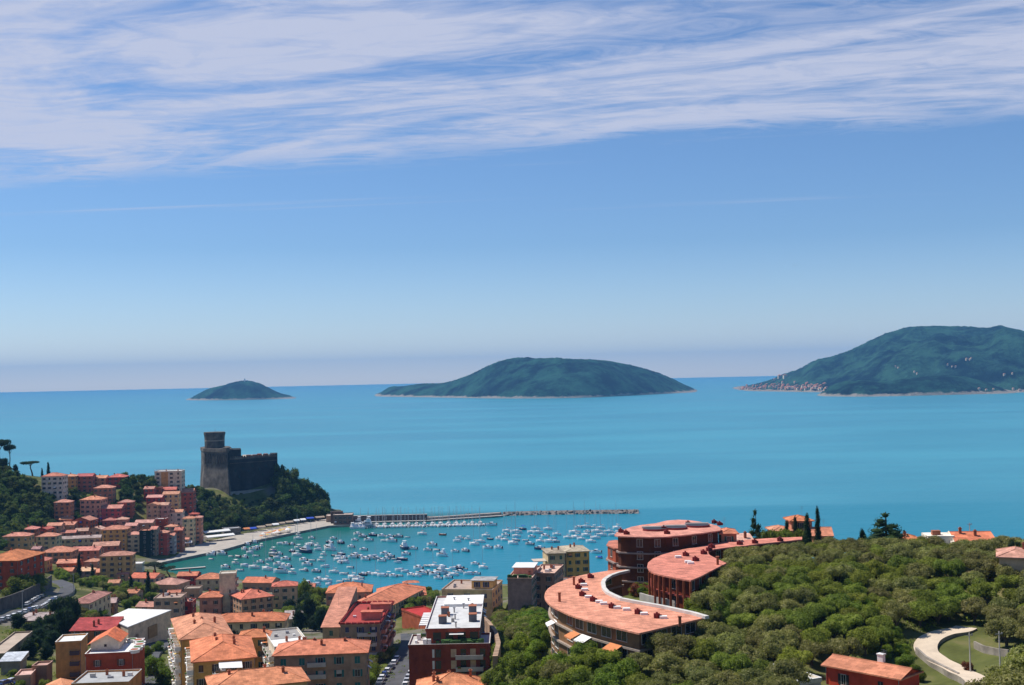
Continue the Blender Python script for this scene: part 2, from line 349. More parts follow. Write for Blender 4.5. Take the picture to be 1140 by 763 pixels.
def headland(name, prof, shore, width, mt, ridge_t=0.5, relief=0.32, seed=0, nu=220, nv=60):
    """a hill whose skyline (prof, as seen) stands width*ridge_t behind its waterline (shore, as seen)"""
    u0, u1 = prof[0][0], prof[-1][0]; V = []; 
    for j in range(nv + 1):
        t = j / nv
        for i in range(nu + 1):
            u = u0 + (u1 - u0) * i / nu
            p0 = at_z(u, interp(shore, u), 0); wd = width(u) if callable(width) else width
            d = p0.y + wd * t; dr = p0.y + wd * ridge_t
            hr = max(at_d(u, interp(prof, u), dr).z, -6.0)
            s = t / ridge_t if t < ridge_t else (1 - t) / (1 - ridge_t)
            sh = math.sin(s * math.pi / 2) ** 0.72
            x = p0.x / p0.y * d
            nz = mnoise.fractal(Vector((x / 620 + seed, d / 620, 0)), 0.9, 2.1, 5) + 0.35 * mnoise.fractal(Vector((x / 170 + seed, d / 170, 3)), 0.9, 2.1, 4)
            z = hr * sh * (1 + relief * nz * (1.15 - s)) + hr * 0.10 * abs(mnoise.noise(Vector((x / 300, d / 900, seed)))) * math.sin(s * math.pi)
            z += 3.5 * mnoise.noise(Vector((x / 40, d / 60, seed))) * min(1, s * 3)
            z = min(z, max(at_d(u, interp(prof, u), d).z, -3) + 7 * mnoise.noise(Vector((x / 22, d / 22, 5))) + 9 * mnoise.noise(Vector((x / 60, d / 60, 2))) - 5 * abs(mnoise.noise(Vector((x / 90, d / 300, 8))))) if d > p0.y + 30 else z
            V.append((x, d, z - 4 * (1 - s)))
    Fs = [(j * (nu + 1) + i, j * (nu + 1) + i + 1, (j + 1) * (nu + 1) + i + 1, (j + 1) * (nu + 1) + i) for j in range(nv) for i in range(nu)]
    me = bpy.data.meshes.new(name); me.from_pydata(V, [], Fs); me.polygons.foreach_set('use_smooth', [True] * len(Fs)); me.materials.append(mt); me.update()
    o = put(name, me); tag(o, kind='structure'); return V, nu, nv
G1 = far_mat('far_macchia_haze_tint', (0.030, 0.105, 0.070, 1), (0.002, 0.009, 0.014, 1), (0.38, 0.33, 0.27, 1), 13)  # greens darkened towards blue: distance haze put into the macchia colour
G2 = far_mat('far_hillside_haze_tint', (0.040, 0.115, 0.074, 1), (0.003, 0.012, 0.018, 1), (0.36, 0.30, 0.24, 1), 11)  # same haze blue mixed into the hillside greens
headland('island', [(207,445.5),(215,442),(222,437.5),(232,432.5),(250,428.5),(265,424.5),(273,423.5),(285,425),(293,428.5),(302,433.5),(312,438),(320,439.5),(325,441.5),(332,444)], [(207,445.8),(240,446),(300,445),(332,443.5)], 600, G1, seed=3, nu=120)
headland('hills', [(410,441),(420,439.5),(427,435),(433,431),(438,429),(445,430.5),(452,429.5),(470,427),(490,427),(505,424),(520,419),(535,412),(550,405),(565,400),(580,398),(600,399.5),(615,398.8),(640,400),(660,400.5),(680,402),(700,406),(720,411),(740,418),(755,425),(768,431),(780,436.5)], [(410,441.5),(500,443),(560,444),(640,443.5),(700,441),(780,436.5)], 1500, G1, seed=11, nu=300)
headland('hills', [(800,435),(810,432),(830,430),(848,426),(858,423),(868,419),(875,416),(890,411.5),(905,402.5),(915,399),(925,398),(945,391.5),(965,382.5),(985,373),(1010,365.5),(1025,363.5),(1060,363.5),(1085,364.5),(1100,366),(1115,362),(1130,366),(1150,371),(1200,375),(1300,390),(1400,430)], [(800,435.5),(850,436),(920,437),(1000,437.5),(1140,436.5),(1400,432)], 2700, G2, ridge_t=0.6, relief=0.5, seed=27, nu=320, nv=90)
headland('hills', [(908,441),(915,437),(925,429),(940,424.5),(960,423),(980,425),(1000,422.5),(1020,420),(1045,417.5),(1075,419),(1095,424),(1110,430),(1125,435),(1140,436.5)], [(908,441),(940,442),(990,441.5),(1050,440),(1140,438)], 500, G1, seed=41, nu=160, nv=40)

# haze: one box of even air around everything
hb = bpy.data.meshes.new('haze'); x0, x1, y0, y1, z0, z1 = (-40500, 40500, -6000, 25300, -9, 545)
hb.from_pydata([(x0,y0,z0),(x1,y0,z0),(x1,y1,z0),(x0,y1,z0),(x0,y0,z1),(x1,y0,z1),(x1,y1,z1),(x0,y1,z1)], [], [(0,3,2,1),(0,1,5,4),(1,2,6,5),(2,3,7,6),(3,0,4,7),(4,5,6,7)])
hm = bpy.data.materials.new('haze'); hm.use_nodes = True; hm.node_tree.nodes.clear()
ho = hm.node_tree.nodes.new('ShaderNodeOutputMaterial'); hv = hm.node_tree.nodes.new('ShaderNodeVolumePrincipled')
hv.inputs['Density'].default_value = HAZE_DENS; hv.inputs['Color'].default_value = HAZE_COL; hv.inputs['Anisotropy'].default_value = 0.0
hm.node_tree.links.new(hv.outputs[0], ho.inputs['Volume']); hb.materials.append(hm)
tag(put('haze', hb), kind='stuff', label='thin blue sea haze over the gulf', cat='haze')

# ------------------------------------------------------------------ quay, mole, road surfaces
PAVE = mat('quay_paving', (0.40, 0.355, 0.30), 0.9, 0.12, 0.12, spec=0.2)
ASPH = mat('asphalt', (0.085, 0.085, 0.09), 0.9, 0.2, 0.2, spec=0.2)
STONE = mat('weathered_stone', (0.30, 0.26, 0.21), 0.9, 0.3, 0.25, spec=0.15, bump=0.4)
ROCK = mat('breakwater_rock', (0.20, 0.18, 0.16), 0.9, 0.35, 0.3, spec=0.15, objvar=0.25)
CONC = mat('pale_concrete', (0.45, 0.42, 0.38), 0.9, 0.15, 0.3, spec=0.2)
mb = MB()
fr = [at_z(u, v, 1.6) for u, v in ((170,633),(181,626),(215,619),(251,611.5),(282,602.5),(331,592.5),(366,585.5),(392,584.5))]
bk = [at_z(u, v, 1.6) for u, v in ((165,622),(190,615),(223,604.5),(258,597),(292,590),(331,583),(366,577.5),(392,578))]
for i in range(len(fr) - 1):
    a, b_, c, d = fr[i], fr[i + 1], bk[i + 1], bk[i]
    mb.face([a, b_, c, d], PAVE)
    mb.face([(a.x, a.y, -2), (b_.x, b_.y, -2), (b_.x, b_.y, 1.6), (a.x, a.y, 1.6)], STONE)
    mb.face([(d.x, d.y, -2), (a.x, a.y, -2), tuple(a), tuple(d)], STONE)
    ku = (b_ - a).normalized(); kn = Vector((-ku.y, ku.x, 0)) * 0.5
    mb.prism([a, b_, b_ + kn, a + kn], 1.61, 1.75, CONC)
tag(mb.build('quay'), kind='structure')
# jetty near the houses
p = at_z(190, 634.5, 0.7); q = at_z(229, 631.5, 0.7); mb = MB(); n_ = Vector((-(q - p).y, (q - p).x, 0)).normalized() * 3
mb.prism([p, q, q + n_, p + n_], -1, 0.8, STONE, CONC)
tag(mb.build('jetty'), 'low pale concrete jetty reaching into green water at the left harbour corner', 'jetty')
# mole: wall + walkway
mb = MB(); WB = wallm((0.30, 0.26, 0.22))
P0 = [at_z(u, v, 0) for u, v in ((388,583.5),(430,582.5),(475,581.5),(520,578.5),(560,575.8))]
DB = mat('mole_wall_dark', (0.10, 0.085, 0.085), 0.9, 0.3, 0.2)
for i in range(len(P0) - 1):
    a, b_ = P0[i], P0[i + 1]; dv = (b_ - a).normalized(); nn = Vector((-dv.y, dv.x, 0))
    hgt = 6.0 if i < 2 else 3.2
    mb.prism([a, b_, b_ + nn * 5, a + nn * 5], -2, 1.3, STONE, CONC)
    mb.prism([a + nn * 5.0, b_ + nn * 5.0, b_ + nn * 8, a + nn * 8], -2, hgt, DB if i < 2 else STONE, CONC)
tag(mb.build('harbour_mole'), 'long harbour mole with a dark wall and pale walkway on top', 'breakwater')
# rock armour, each boulder sits in the mound
rk = MB()
path = [at_z(u, v, 0) for u, v in ((470,580),(500,579),(530,576.5),(560,574.6),(600,573.5),(640,572.8),(680,572.3),(711,572))]
def rockm(sz):
    mb = MB(); V = []; 
    import bmesh
    bm = bmesh.new(); bmesh.ops.create_icosphere(bm, subdivisions=1, radius=1)
    for vv in bm.verts: vv.co *= random.uniform(0.75, 1.2)
    me = bpy.data.meshes.new('boulder'); bm.to_mesh(me); bm.free(); me.materials.append(ROCK); return me
rocks = [rockm(1) for _ in range(5)]
core = MB()
for i in range(len(path) - 1):
    a, b_ = path[i], path[i + 1]; nn = Vector((-(b_ - a).y, (b_ - a).x, 0)).normalized()
    V = [a, b_, b_ + nn * 5 + Vector((0, 0, 3.0)), a + nn * 5 + Vector((0, 0, 3.0)), b_ + nn * 10, a + nn * 10]
    core.add(V, [(0, 1, 2, 3), (3, 2, 4, 5)], ROCK)
base = tag(core.build('rock_mound'), 'low mound of pale boulders making the outer end of the breakwater', 'breakwater', kind=None)
cnt = 0
for i in range(len(path) - 1):
    a, b_ = path[i], path[i + 1]; L_ = (b_ - a).length; nn = Vector((-(b_ - a).y, (b_ - a).x, 0)).normalized(); k = int(L_ / 0.92)
    for j in range(k):
        o = put('boulder', random.choice(rocks)); s = random.uniform(0.9, 1.6); t = random.uniform(0, 10) if random.random() < .4 else random.uniform(0, 4)
        o.location = a.lerp(b_, random.random()) + nn * t + Vector((0, 0, 2.4 * (1 - abs(t - 5) / 5) + random.uniform(-.2, .5)))
        o.scale = (s * random.uniform(.8, 1.5), s, s * random.uniform(.6, .9)); o.rotation_euler = (random.random() * 3, 0, random.random() * 6)
        tag(o, 'pale grey boulder of the long rock breakwater beyond the moored boats', 'boulder', 'boulders of the breakwater'); cnt += 1
# beacon at the mole end
def drape(name, pts, width, mt, lift=0.12, kind='structure'):
    """a strip laid on the ground through pixel-picked points"""
    W = [Vector(p) if len(p) == 3 else ground(*p) for p in pts]; W = [p for p in W if p]
    S = []
    for i in range(len(W) - 1):
        for k in range(8):
            t = k / 8; p0 = W[max(i - 1, 0)]; p1 = W[i]; p2 = W[i + 1]; p3 = W[min(i + 2, len(W) - 1)]
            S.append(0.5 * ((2 * p1) + (p2 - p0) * t + (2 * p0 - 5 * p1 + 4 * p2 - p3) * t * t + (3 * p1 - p0 - 3 * p2 + p3) * t ** 3))
    S.append(W[-1]); V = []; nw = 4
    for i, p in enumerate(S):
        a = S[max(i - 1, 0)]; b_ = S[min(i + 1, len(S) - 1)]; dv = (b_ - a); dv.z = 0; dv.normalize(); nn = Vector((-dv.y, dv.x, 0))
        row = [p + nn * width * (k / nw - 0.5) for k in range(nw + 1)]
        zc = max(th(r.x, r.y) for r in row)
        for r in row: V.append((r.x, r.y, zc + lift))
    Fs = [(i * (nw + 1) + k, (i + 1) * (nw + 1) + k, (i + 1) * (nw + 1) + k + 1, i * (nw + 1) + k + 1) for i in range(len(S) - 1) for k in range(nw)]
    # skirts
    mb = MB(); mb.add(V, Fs, mt)
    for i in range(len(S) - 1):
        for k in (0, nw):
            a, b_ = V[i * (nw + 1) + k], V[(i + 1) * (nw + 1) + k]
            mb.face([a, b_, (b_[0], b_[1], b_[2] - 2), (a[0], a[1], a[2] - 2)], STONE)
    o = mb.build(name); tag(o, kind=kind); return S
TRACK = mat('pale_gravel_track', (0.62, 0.50, 0.37), 0.95, 0.1, 0.3, spec=0.1)
track = drape('road', [(1076,700),(1068,703.5),(1050,707),(1034,715),(1031,726),(1044,738),(1066,750),(1090,764),(1105,790)], 4.2, TRACK, 0.25)
street = drape('road', [(428,790),(440,757),(455,735),(463,720),(462,707)], 10.5, ASPH, 0.1)
leftroad = drape('road', [(-30,700),(0,690),(28,680),(50,670),(72,662),(74,654),(62,648)], 6.8, ASPH, 0.1)
sidest = drape('road', [(172,790),(168,763),(160,742),(165,727),(185,714)], 9, ASPH, 0.1)
# ------------------------------------------------------------------ buildings
GLASS = mat('window_glass', (0.018, 0.022, 0.028), 0.12, 0.2, 1.0, spec=0.6)
FRAME = mat('window_trim', (0.50, 0.47, 0.42), 0.8, 0.1, 1.0)
SHUT = {'g': mat('green_shutter', (0.03, 0.10, 0.07), 0.7, 0.2, 1), 'b': mat('blue_shutter', (0.03, 0.045, 0.13), 0.7, 0.2, 1), 'w': mat('brown_shutter', (0.10, 0.05, 0.03), 0.7, 0.2, 1), 'd': mat('dark_shutter', (0.03, 0.03, 0.03), 0.7, 0.2, 1), 't': mat('teal_shutter', (0.03, 0.16, 0.15), 0.7, 0.2, 1)}
WHITE = mat('white_plaster', (0.74, 0.72, 0.68), 0.85, 0.08, 0.5); METAL = mat('grey_metal', (0.3, 0.3, 0.32), 0.5, 0.1, 1, metal=0.6)
TERR = mat('terracotta', (0.35, 0.12, 0.06), 0.9, 0.15, 1.0)
AWN = {'m': mat('tan_awning', (0.36, 0.28, 0.20), 0.8, 0.15, 1), 'w': mat('white_awning', (0.78, 0.76, 0.72), 0.8, 0.06, 1), 'o': mat('orange_awning', (0.62, 0.22, 0.08), 0.8, 0.1, 1), 'b': mat('blue_awning', (0.03, 0.08, 0.45), 0.8, 0.1, 1), 'g': mat('green_awning', (0.10, 0.25, 0.12), 0.8, 0.1, 1), 'y': mat('yellow_awning', (0.65, 0.45, 0.10), 0.8, 0.1, 1), 'r': mat('red_awning', (0.5, 0.05, 0.04), 0.8, 0.1, 1)}
_W = {}
def win_mesh(w_, h_, sh, shutters):
    k = (round(w_, 1), round(h_, 1), sh, shutters)
    if k not in _W:
        mb = MB(); e = 0.09; w2 = w_ / 2
        mb.box(-w2, w2, -0.03, 0.02, 0, h_, GLASS)
        mb.box(-w2 - e, -w2, -0.08, 0.02, -e, h_ + e, FRAME); mb.box(w2, w2 + e, -0.08, 0.02, -e, h_ + e, FRAME)
        mb.box(-w2, w2, -0.08, 0.02, h_, h_ + e, FRAME); mb.box(-w2 - 0.15, w2 + 0.15, -0.16, 0.02, -e - 0.08, -e, FRAME)
        mb.box(-0.03, 0.03, -0.06, -0.031, 0, h_, FRAME)
        if shutters:
            for s in (-1, 1): mb.box(*(sorted((s * (w2 + e + 0.01), s * (w2 + e + 0.5)))), -0.10, 0.0, -0.05, h_ + 0.05, SHUT[sh])
        _W[k] = mb.mesh('window')
        mb = MB(); mb.box(-w2 - .04, w2 + .04, -0.09, 0.02, -.04, h_ + .04, SHUT[sh]); mb.box(-.02, .02, -.11, -.091, 0, h_, FRAME); mb.box(-w2 - 0.15, w2 + 0.15, -0.16, 0.02, -e - 0.08, -e, FRAME); _W[k + ('c',)] = mb.mesh('window')
        mb = MB(); mb.box(-w2, w2, -0.03, 0.02, 0, h_ * .45, GLASS); mb.box(-w2, w2, -0.05, 0.02, h_ * .45, h_, FRAME); mb.box(-w2 - 0.15, w2 + 0.15, -0.16, 0.02, -e - 0.08, -e, FRAME); _W[k + ('b',)] = mb.mesh('window')
        mb = MB(); 
        for i in range(1): mb.box(-0.25, 0.25, -0.10, 0.0, -0.05, h_ + 0.05, SHUT[sh])
        _W[k + ('s',)] = mb.mesh('shutter')
    return _W[k], _W[k + ('s',)]
def windows(root, side, L, D, h, sh='g', gap=3.0, wd=1.0, ht=1.5, near=False, z0=0, floors=None, cap=60, first=0.9, skip=0.0, y0=0.0):
    W = L if side in 'fk' else D
    nf = floors or max(1, int(round((h - 0.2) / 3.1))); fh = h / nf
    nc = max(1, int((W - 1.0) / gap)); sp_ = W / nc; k = 0
    hh_ = min(ht, fh - 1.1); me, ms = win_mesh(wd, hh_, sh, not near); kk_ = (round(wd, 1), round(hh_, 1), sh, not near)
    for f in range(nf - 1, -1, -1):
        for c in range(nc):
            if k >= cap or random.random() < skip: continue
            a = (c + 0.5) * sp_; z = z0 + f * fh + first
            loc, rz = {'f': ((a, y0, z), 0), 'l': ((0, a, z), -math.pi / 2), 'r': ((L, a, z), math.pi / 2), 'k': ((a, D, z), math.pi)}[side]
            q_ = random.random(); o = put('window', _W[kk_ + ('c',)] if q_ < .26 else _W[kk_ + ('b',)] if q_ < .4 else me, root, loc, rz); k += 1
            if random.random() < .05: continue_aw(o, wd, ht)
            if near and q_ > .26:
                for s in (-1, 1): put('shutter', ms, o, (s * (wd / 2 + 0.35), 0, 0))
_AW = []
def continue_aw(o, wd, ht):
    if not _AW:
        for c in 'wwogyb':
            mb = MB(); mb.face([(-.8, -.05, 0), (.8, -.05, 0), (.8, -.95, -.55), (-.8, -.95, -.55)], AWN[c]); mb.face([(-.8, -.95, -.55), (.8, -.95, -.55), (.8, -.97, -.75), (-.8, -.97, -.75)], AWN[c]); _AW.append(mb.mesh('awning'))
    put('awning', random.choice(_AW), o, (0, -.1, ht + .15))
_CH = None
def chimney_mesh():
    global _CH
    if _CH is None:
        mb = MB(); mb.box(-.4, .4, -.35, .35, -1.2, 1.2, TERR); mb.box(-.55, .55, -.5, .5, 1.2, 1.35, TERR)
        mb.box(-.25, -.05, -.2, .2, 1.35, 1.7, TERR); mb.box(.05, .25, -.2, .2, 1.35, 1.7, TERR); _CH = mb.mesh('chimney')
    return _CH
def roof_part(root, kind, L, D, h, rc, over=0.55, pitch=0.34, wallmat=None, chim=2, key=None):
    m = roofm(rc) if kind != 'flat' else mat('flatroof_%02d_%02d_%02d' % tuple(int(x * 99) for x in rc), rc, 0.9, 0.12, 0.25, spec=0.2)
    mb = MB(); o = over; x0, x1, y0, y1 = -o, L + o, -o, D + o; e = 0.22; H = 0
    if kind == 'flat':
        mb.box(-.15, L + .15, -.15, D + .15, h, h + .25, wallmat or CONC, m)
        for a in ((-.15, L + .15, -.15, .1), (-.15, L + .15, D - .1, D + .15), (-.15, .1, .1, D - .1), (L - .1, L + .15, .1, D - .1)): mb.box(*a, h + .25, h + .75, wallmat or CONC, m)
        H = .25
    else:
        mb.box(x0, x1, y0, y1, h, h + e, m); z = h + e
        if kind == 'hip':
            if L >= D: r = D / 2; A, B_ = (x0 + r + o, D / 2), (x1 - r - o, D / 2)
            else: r = L / 2; A, B_ = (L / 2, y0 + r + o), (L / 2, y1 - r - o)
            H = r * 2 * pitch / 2 * 1.1; zt = z + H; z += 0.005
            for P_, Q_ in (((*A, zt), (*B_, zt)), ((x0, y0, z), (*A, zt)), ((x1, y1, z), (*B_, zt)), ((x0, y1, z), (*A, zt)) if L >= D else ((x1, y0, z), (*A, zt)), ((x1, y0, z), (*B_, zt)) if L >= D else ((x0, y1, z), (*B_, zt))): mb.tube(P_, Q_, .13, .13, m, 5)
            if L >= D:
                mb.face([(x0, y0, z), (x1, y0, z), (B_[0], B_[1], zt), (A[0], A[1], zt)], m); mb.face([(x1, y1, z), (x0, y1, z), (A[0], A[1], zt), (B_[0], B_[1], zt)], m)
                mb.face([(x1, y0, z), (x1, y1, z), (B_[0], B_[1], zt)], m); mb.face([(x0, y1, z), (x0, y0, z), (A[0], A[1], zt)], m)
            else:
                mb.face([(x0, y0, z), (x1, y0, z), (A[0], A[1], zt)], m); mb.face([(x1, y1, z), (x0, y1, z), (B_[0], B_[1], zt)], m)
                mb.face([(x1, y0, z), (x1, y1, z), (B_[0], B_[1], zt), (A[0], A[1], zt)], m); mb.face([(x0, y1, z), (x0, y0, z), (A[0], A[1], zt), (B_[0], B_[1], zt)], m)
        elif kind == 'gx':
            H = (D / 2 + o) * pitch; zt = z + H; z += .005
            mb.face([(x0, y0, z), (x1, y0, z), (x1, D / 2, zt), (x0, D / 2, zt)], m); mb.face([(x1, y1, z), (x0, y1, z), (x0, D / 2, zt), (x1, D / 2, zt)], m)
            for x in (0, L): mb.face([(x, 0, z), (x, D, z), (x, D / 2, zt - .1)], wallmat or m)
            mb.tube((x0, D / 2, zt), (x1, D / 2, zt), .13, .13, m, 5)
        elif kind == 'gy':
            H = (L / 2 + o) * pitch; zt = z + H; z += .005
            mb.face([(x0, y0, z), (L / 2, y0, zt), (L / 2, y1, zt), (x0, y1, z)], m); mb.face([(L / 2, y0, zt), (x1, y0, z), (x1, y1, z), (L / 2, y1, zt)], m)
            for y in (0, D): mb.face([(0, y, z), (L, y, z), (L / 2, y, zt - .1)], wallmat or m)
        elif kind == 'shed':
            H = D * .2; mb.face([(x0, y0, z), (x1, y0, z), (x1, y1, z + H), (x0, y1, z + H)], m); mb.face([(x1, y1, z), (x0, y1, z), (x0, y1, z + H), (x1, y1, z + H)], wallmat or m)
            for x in (x0, x1): mb.face([(x, y0, z), (x, y1, z), (x, y1, z + H)], wallmat or m)
    r = mb.build('roof', root)
    for i in range(chim):
        x = random.uniform(.2, .8) * L; y = random.uniform(.25, .75) * D
        if kind == 'flat': zz = h + .9
        elif kind == 'gx': zz = h + H * (1 - abs(y - D / 2) / (D / 2)) + .9
        else: zz = h + H * .55 + .9
        put('chimney', chimney_mesh(), r, (x, y, zz - .35), scale=(.8, .8, .75))
    return r, H
FOOT = []
def bld(A, uR, rot, D, roof, wall, rc, label, z=None, h=None, vb=None, cat='house', sh='g', sides=None, near=False, gap=3.0, name='house', chim=None, floors=None, cap=60, wd=1.0, ht=1.5, base=None, first=0.9, pitch=0.34, minh=3.0, skip=0.0, group=None):
    u, v = A
    if z is not None: p = at_z(u, v, z)
    elif vb is not None:
        g = ground(u, vb)
        if g is None: print('NOGROUND', label); g = at_d(u, v, 900)
        p = at_d(u, v, g.y)
    else:
        p = ground(u, v, h); p.z = p.z + h
    r = R(rot); c, s = math.cos(r), math.sin(r)
    q = ray(uR, v); k = q.x / q.y                       # right corner lies on that pixel column
    L = (k * p.y - p.x) / (c - k * s); L = max(L, 2.0)
    C = [(p.x + a * c - b * s, p.y + a * s + b * c) for a, b in ((0, 0), (L, 0), (L, D), (0, D))]
    zs = [th(*q_) for q_ in C]; zb = min(min(zs) - 0.8, p.z - minh) if base is None else base
    hh = p.z - zb
    if max(zs) > p.z - 1.5 or hh > 26: print('CHECK %s eave %.1f ground %.1f..%.1f d %.0f L %.1f' % (label[:40], p.z, min(zs), max(zs), p.y, L))
    root = empty(name, (p.x, p.y, zb), r, label, cat, group)
    wm_ = wallm(wall); mb = MB(); mb.box(0, L, 0, D, 0, hh, wm_); mb.build('wall', root)
    far = p.y > 560
    if sides is None: sides = 'flr'
    hv = p.z - max(zs[0], zb)                      # visible storeys counted from the street in front
    hv = max(3.0, p.z - min(zs[0], zs[1]))
    for sd_ in sides: windows(root, sd_, L, D, hv, sh, gap, wd, ht, near, z0=hh - hv, floors=floors, cap=cap, first=first, skip=skip)
    roof_part(root, roof, L, D, hh, rc, wallmat=wm_, chim=(chim if chim is not None else random.choice((0, 1, 1) if far else (1, 2, 3))), pitch=pitch, over=.35 if far else .55)
    if p.y < 560 and roof == 'flat' and chim != 0:
        for _ in range(3):
            x, y = random.uniform(.15, .85) * L, random.uniform(.2, .8) * D; mb = MB(); mb.box(x, x + random.uniform(.6, 1.6), y, y + random.uniform(.6, 1.2), hh + .26, hh + random.uniform(.7, 1.4), random.choice((METAL, CONC, WHITE))); mb.build('roof_unit', root)
    if p.y < 620 and sides:
        for x in (.12, L - .12) if L > 9 else (L - .12,): mb = MB(); mb.tube((x, -.1, 0), (x, -.1, hh), .06, .06, METAL, 5); mb.build('drainpipe', root)
        mb = MB(); x, y = random.uniform(.3, .7) * L, D * .5; mb.tube((x, y, hh), (x, y, hh + D * .16 + 2.6), .03, .03, METAL, 4)
        for k in range(3): mb.tube((x - .5, y, hh + D * .16 + 1.9 + k * .3), (x + .5, y, hh + D * .16 + 1.9 + k * .3), .02, .02, METAL, 4)
        mb.build('antenna', root)
    FOOT.append((C, p.y)); root['L'] = L; root['hh'] = hh
    return root, L, hh
def balcony(root, x, y, z, L, D, rz, rail=None, fill=None, stuffed=0):
    mb = MB(); rail = rail or WHITE
    mb.box(0, L, -D, 0, -.18, 0, rail); mb.box(0, L, -D, -D + .1, .0, 1.0, rail); mb.box(0, .1, -D + .1, 0, 0, 1.0, rail); mb.box(L - .1, L, -D + .1, 0, 0, 1.0, rail)
    b = mb.build('balcony', root, (x, y, z), rz)
    if stuffed and random.random() < stuffed:
        mb = MB(); a = random.uniform(.2, L - 1.4)
        k = random.random()
        if k < .45: mb.box(a, a + 1.2, -D - .02, -.1, 1.9, 1.96, random.choice((AWN['w'], AWN['w'], AWN['o'], AWN['y']))); mb.box(a, a + 1.2, -D - .3, -D - .02, 1.55, 1.9, AWN['w']); nm = 'awning'
        elif k < .8: mb.box(a, a + .9, -D - .28, -D, .65, .9, TERR); mb.box(a + .03, a + .87, -D - .34, -D + .04, .9, 1.25, LEAFY); nm = 'flower_box'
        else: mb.box(a, a + 1.0, -D - .05, -D - .02, .15, 1.05, random.choice((AWN['w'], AWN['b'], AWN['r'], AWN['o']))); nm = 'laundry'
        mb.build(nm, b)
    return b
LEAFY = mat('planter_leaves', (0.06, 0.13, 0.03), 0.9, 0.4, 3)
def bxpart(name, root, x0, x1, y0, y1, z0, z1, m, top=None):
    mb = MB(); mb.box(x0, x1, y0, y1, z0, z1, m, top); return mb.build(name, root)
CREAM = (0.56, 0.46, 0.31); OCHRE = (0.58, 0.34, 0.10); YEL = (0.62, 0.42, 0.15); PINK = (0.52, 0.24, 0.18); RED = (0.34, 0.06, 0.04); MAG = (0.36, 0.07, 0.09)
WHT = (0.66, 0.62, 0.56); TAN = (0.48, 0.38, 0.27); GRY = (0.30, 0.27, 0.25); BRICK = (0.30, 0.055, 0.032); PALEP = (0.58, 0.36, 0.30); PURP = (0.30, 0.19, 0.17)

# --- near row -------------------------------------------------------------
rt, L, hh = bld((215,738), 284, 16, 24, 'hip', OCHRE, (0.60,0.20,0.085), 'tall ochre apartment house with red roof and cluttered white balconies, nearest the bottom edge', z=52, sides='fr', sh='w', chim=4, name='apartment_building', cat='apartment building', cap=24)
for f in range(5):
    for k in range(6): balcony(rt, 0, 4 * k + 3.5, hh - 3.0 * (f + 1) + .2, 3.4, 1.5, -math.pi / 2, stuffed=.95)
for f in range(4): balcony(rt, 4.5, 0, hh - 3.0 * (f + 1.2), 6.5, 2.2, 0, stuffed=.9)
mb = MB(); mb.box(5, 12.5, -5.2, -0.05, hh - 3.4, hh - 3.2, CONC); mb.box(5, 12.5, -5.3, -5.2, hh - 3.4, hh - 2.4, WHITE); mb.box(5, 5.1, -5.2, -0.1, hh - 3.4, hh - 2.4, WHITE); mb.box(5, 12.5, -5.2, -.05, hh - 7, hh - 3.4, wallm(OCHRE)); mb.build('roof_terrace', rt)
mb = MB(); mb.face([(6, -4.2, hh - .9), (11.5, -4.2, hh - 1.2), (11.5, -.4, hh - .4), (6, -.4, hh - .3)], AWN['w']); 
for a in ((6, -4.2), (11.5, -4.2)): mb.tube((a[0], a[1], hh - 3.2), (a[0], a[1], hh - 1), .05, .05, METAL)
mb.build('pergola', rt)
rt, L, hh = bld((201,713), 258, 20, 30, 'hip', OCHRE, (0.62,0.26,0.14), 'ochre apartment house with pale orange roof and white balconies, directly behind the tall ochre one', z=50, sides='r', chim=4, name='apartment_building', cat='apartment building')
for f in range(5):
    for k in range(7): balcony(rt, 0, 4 * k + 3.5, hh - 3.0 * (f + 1) + .2, 3.3, 1.5, -math.pi / 2, stuffed=.95)
bld((266,711), 300, 6, 8, 'hip', OCHRE, ORANGE, 'small orange-roofed wing sticking out right of the ochre apartment houses', z=46, chim=1)
bld((234,694), 317, 3, 11, 'hip', CREAM, ORANGE, 'long cream building with dark windows under an orange roof, before the beige tower block', vb=722, near=True, sh='d', gap=3.6, chim=2, name='long_building', cat='building')
bld((236,770), 343, 19, 13, 'hip', TAN, (0.58,0.205,0.10), 'tan house with salmon roof cut by the bottom edge, left of the street', z=50, sides='fr', chim=3)
rt, L, hh = bld((305,731), 408, 4, 13, 'hip', (0.34,0.25,0.20), (0.58,0.20,0.10), 'wide brown apartment house with green shutters and orange roof left of the street', z=48, near=True, sh='t', gap=4.4, wd=1.3, ht=1.7, chim=5, name='apartment_building', cat='apartment building')
for f in range(3): balcony(rt, L * .36, 0, hh - 3.1 * (f + 1) + .3, L * .2, 1.2, 0, rail=CONC, stuffed=.5)
rt, L, hh = bld((306,723), 345, 19, 23, 'flat', WHT, WHITER, 'white apartment block with bright flat roof and balconies, behind the grey-brown one', z=46, sides='f', chim=2, name='apartment_building', cat='apartment building')
bxpart('roof_terrace', rt, .3, L - .3, 11, 22.6, hh + .26, hh + .32, mat('terrace_grey', (0.30, 0.28, 0.26), 0.9))
for f in range(4):
    for k in range(5): balcony(rt, 0, 4.2 * k + 4, hh - 3.0 * (f + 1), 3.6, 1.6, -math.pi / 2, stuffed=.95)
rt, L, hh = bld((379,697), 423, -1, 35, 'flat', (0.30,0.24,0.19), (0.36,0.055,0.045), 'large building with dark red flat roof terrace and scalloped tile edge above the street', z=42, near=True, sh='b', sides='fr', chim=1, name='apartment_building', cat='apartment building', cap=24)
mb = MB(); DR = roofm(DRED)
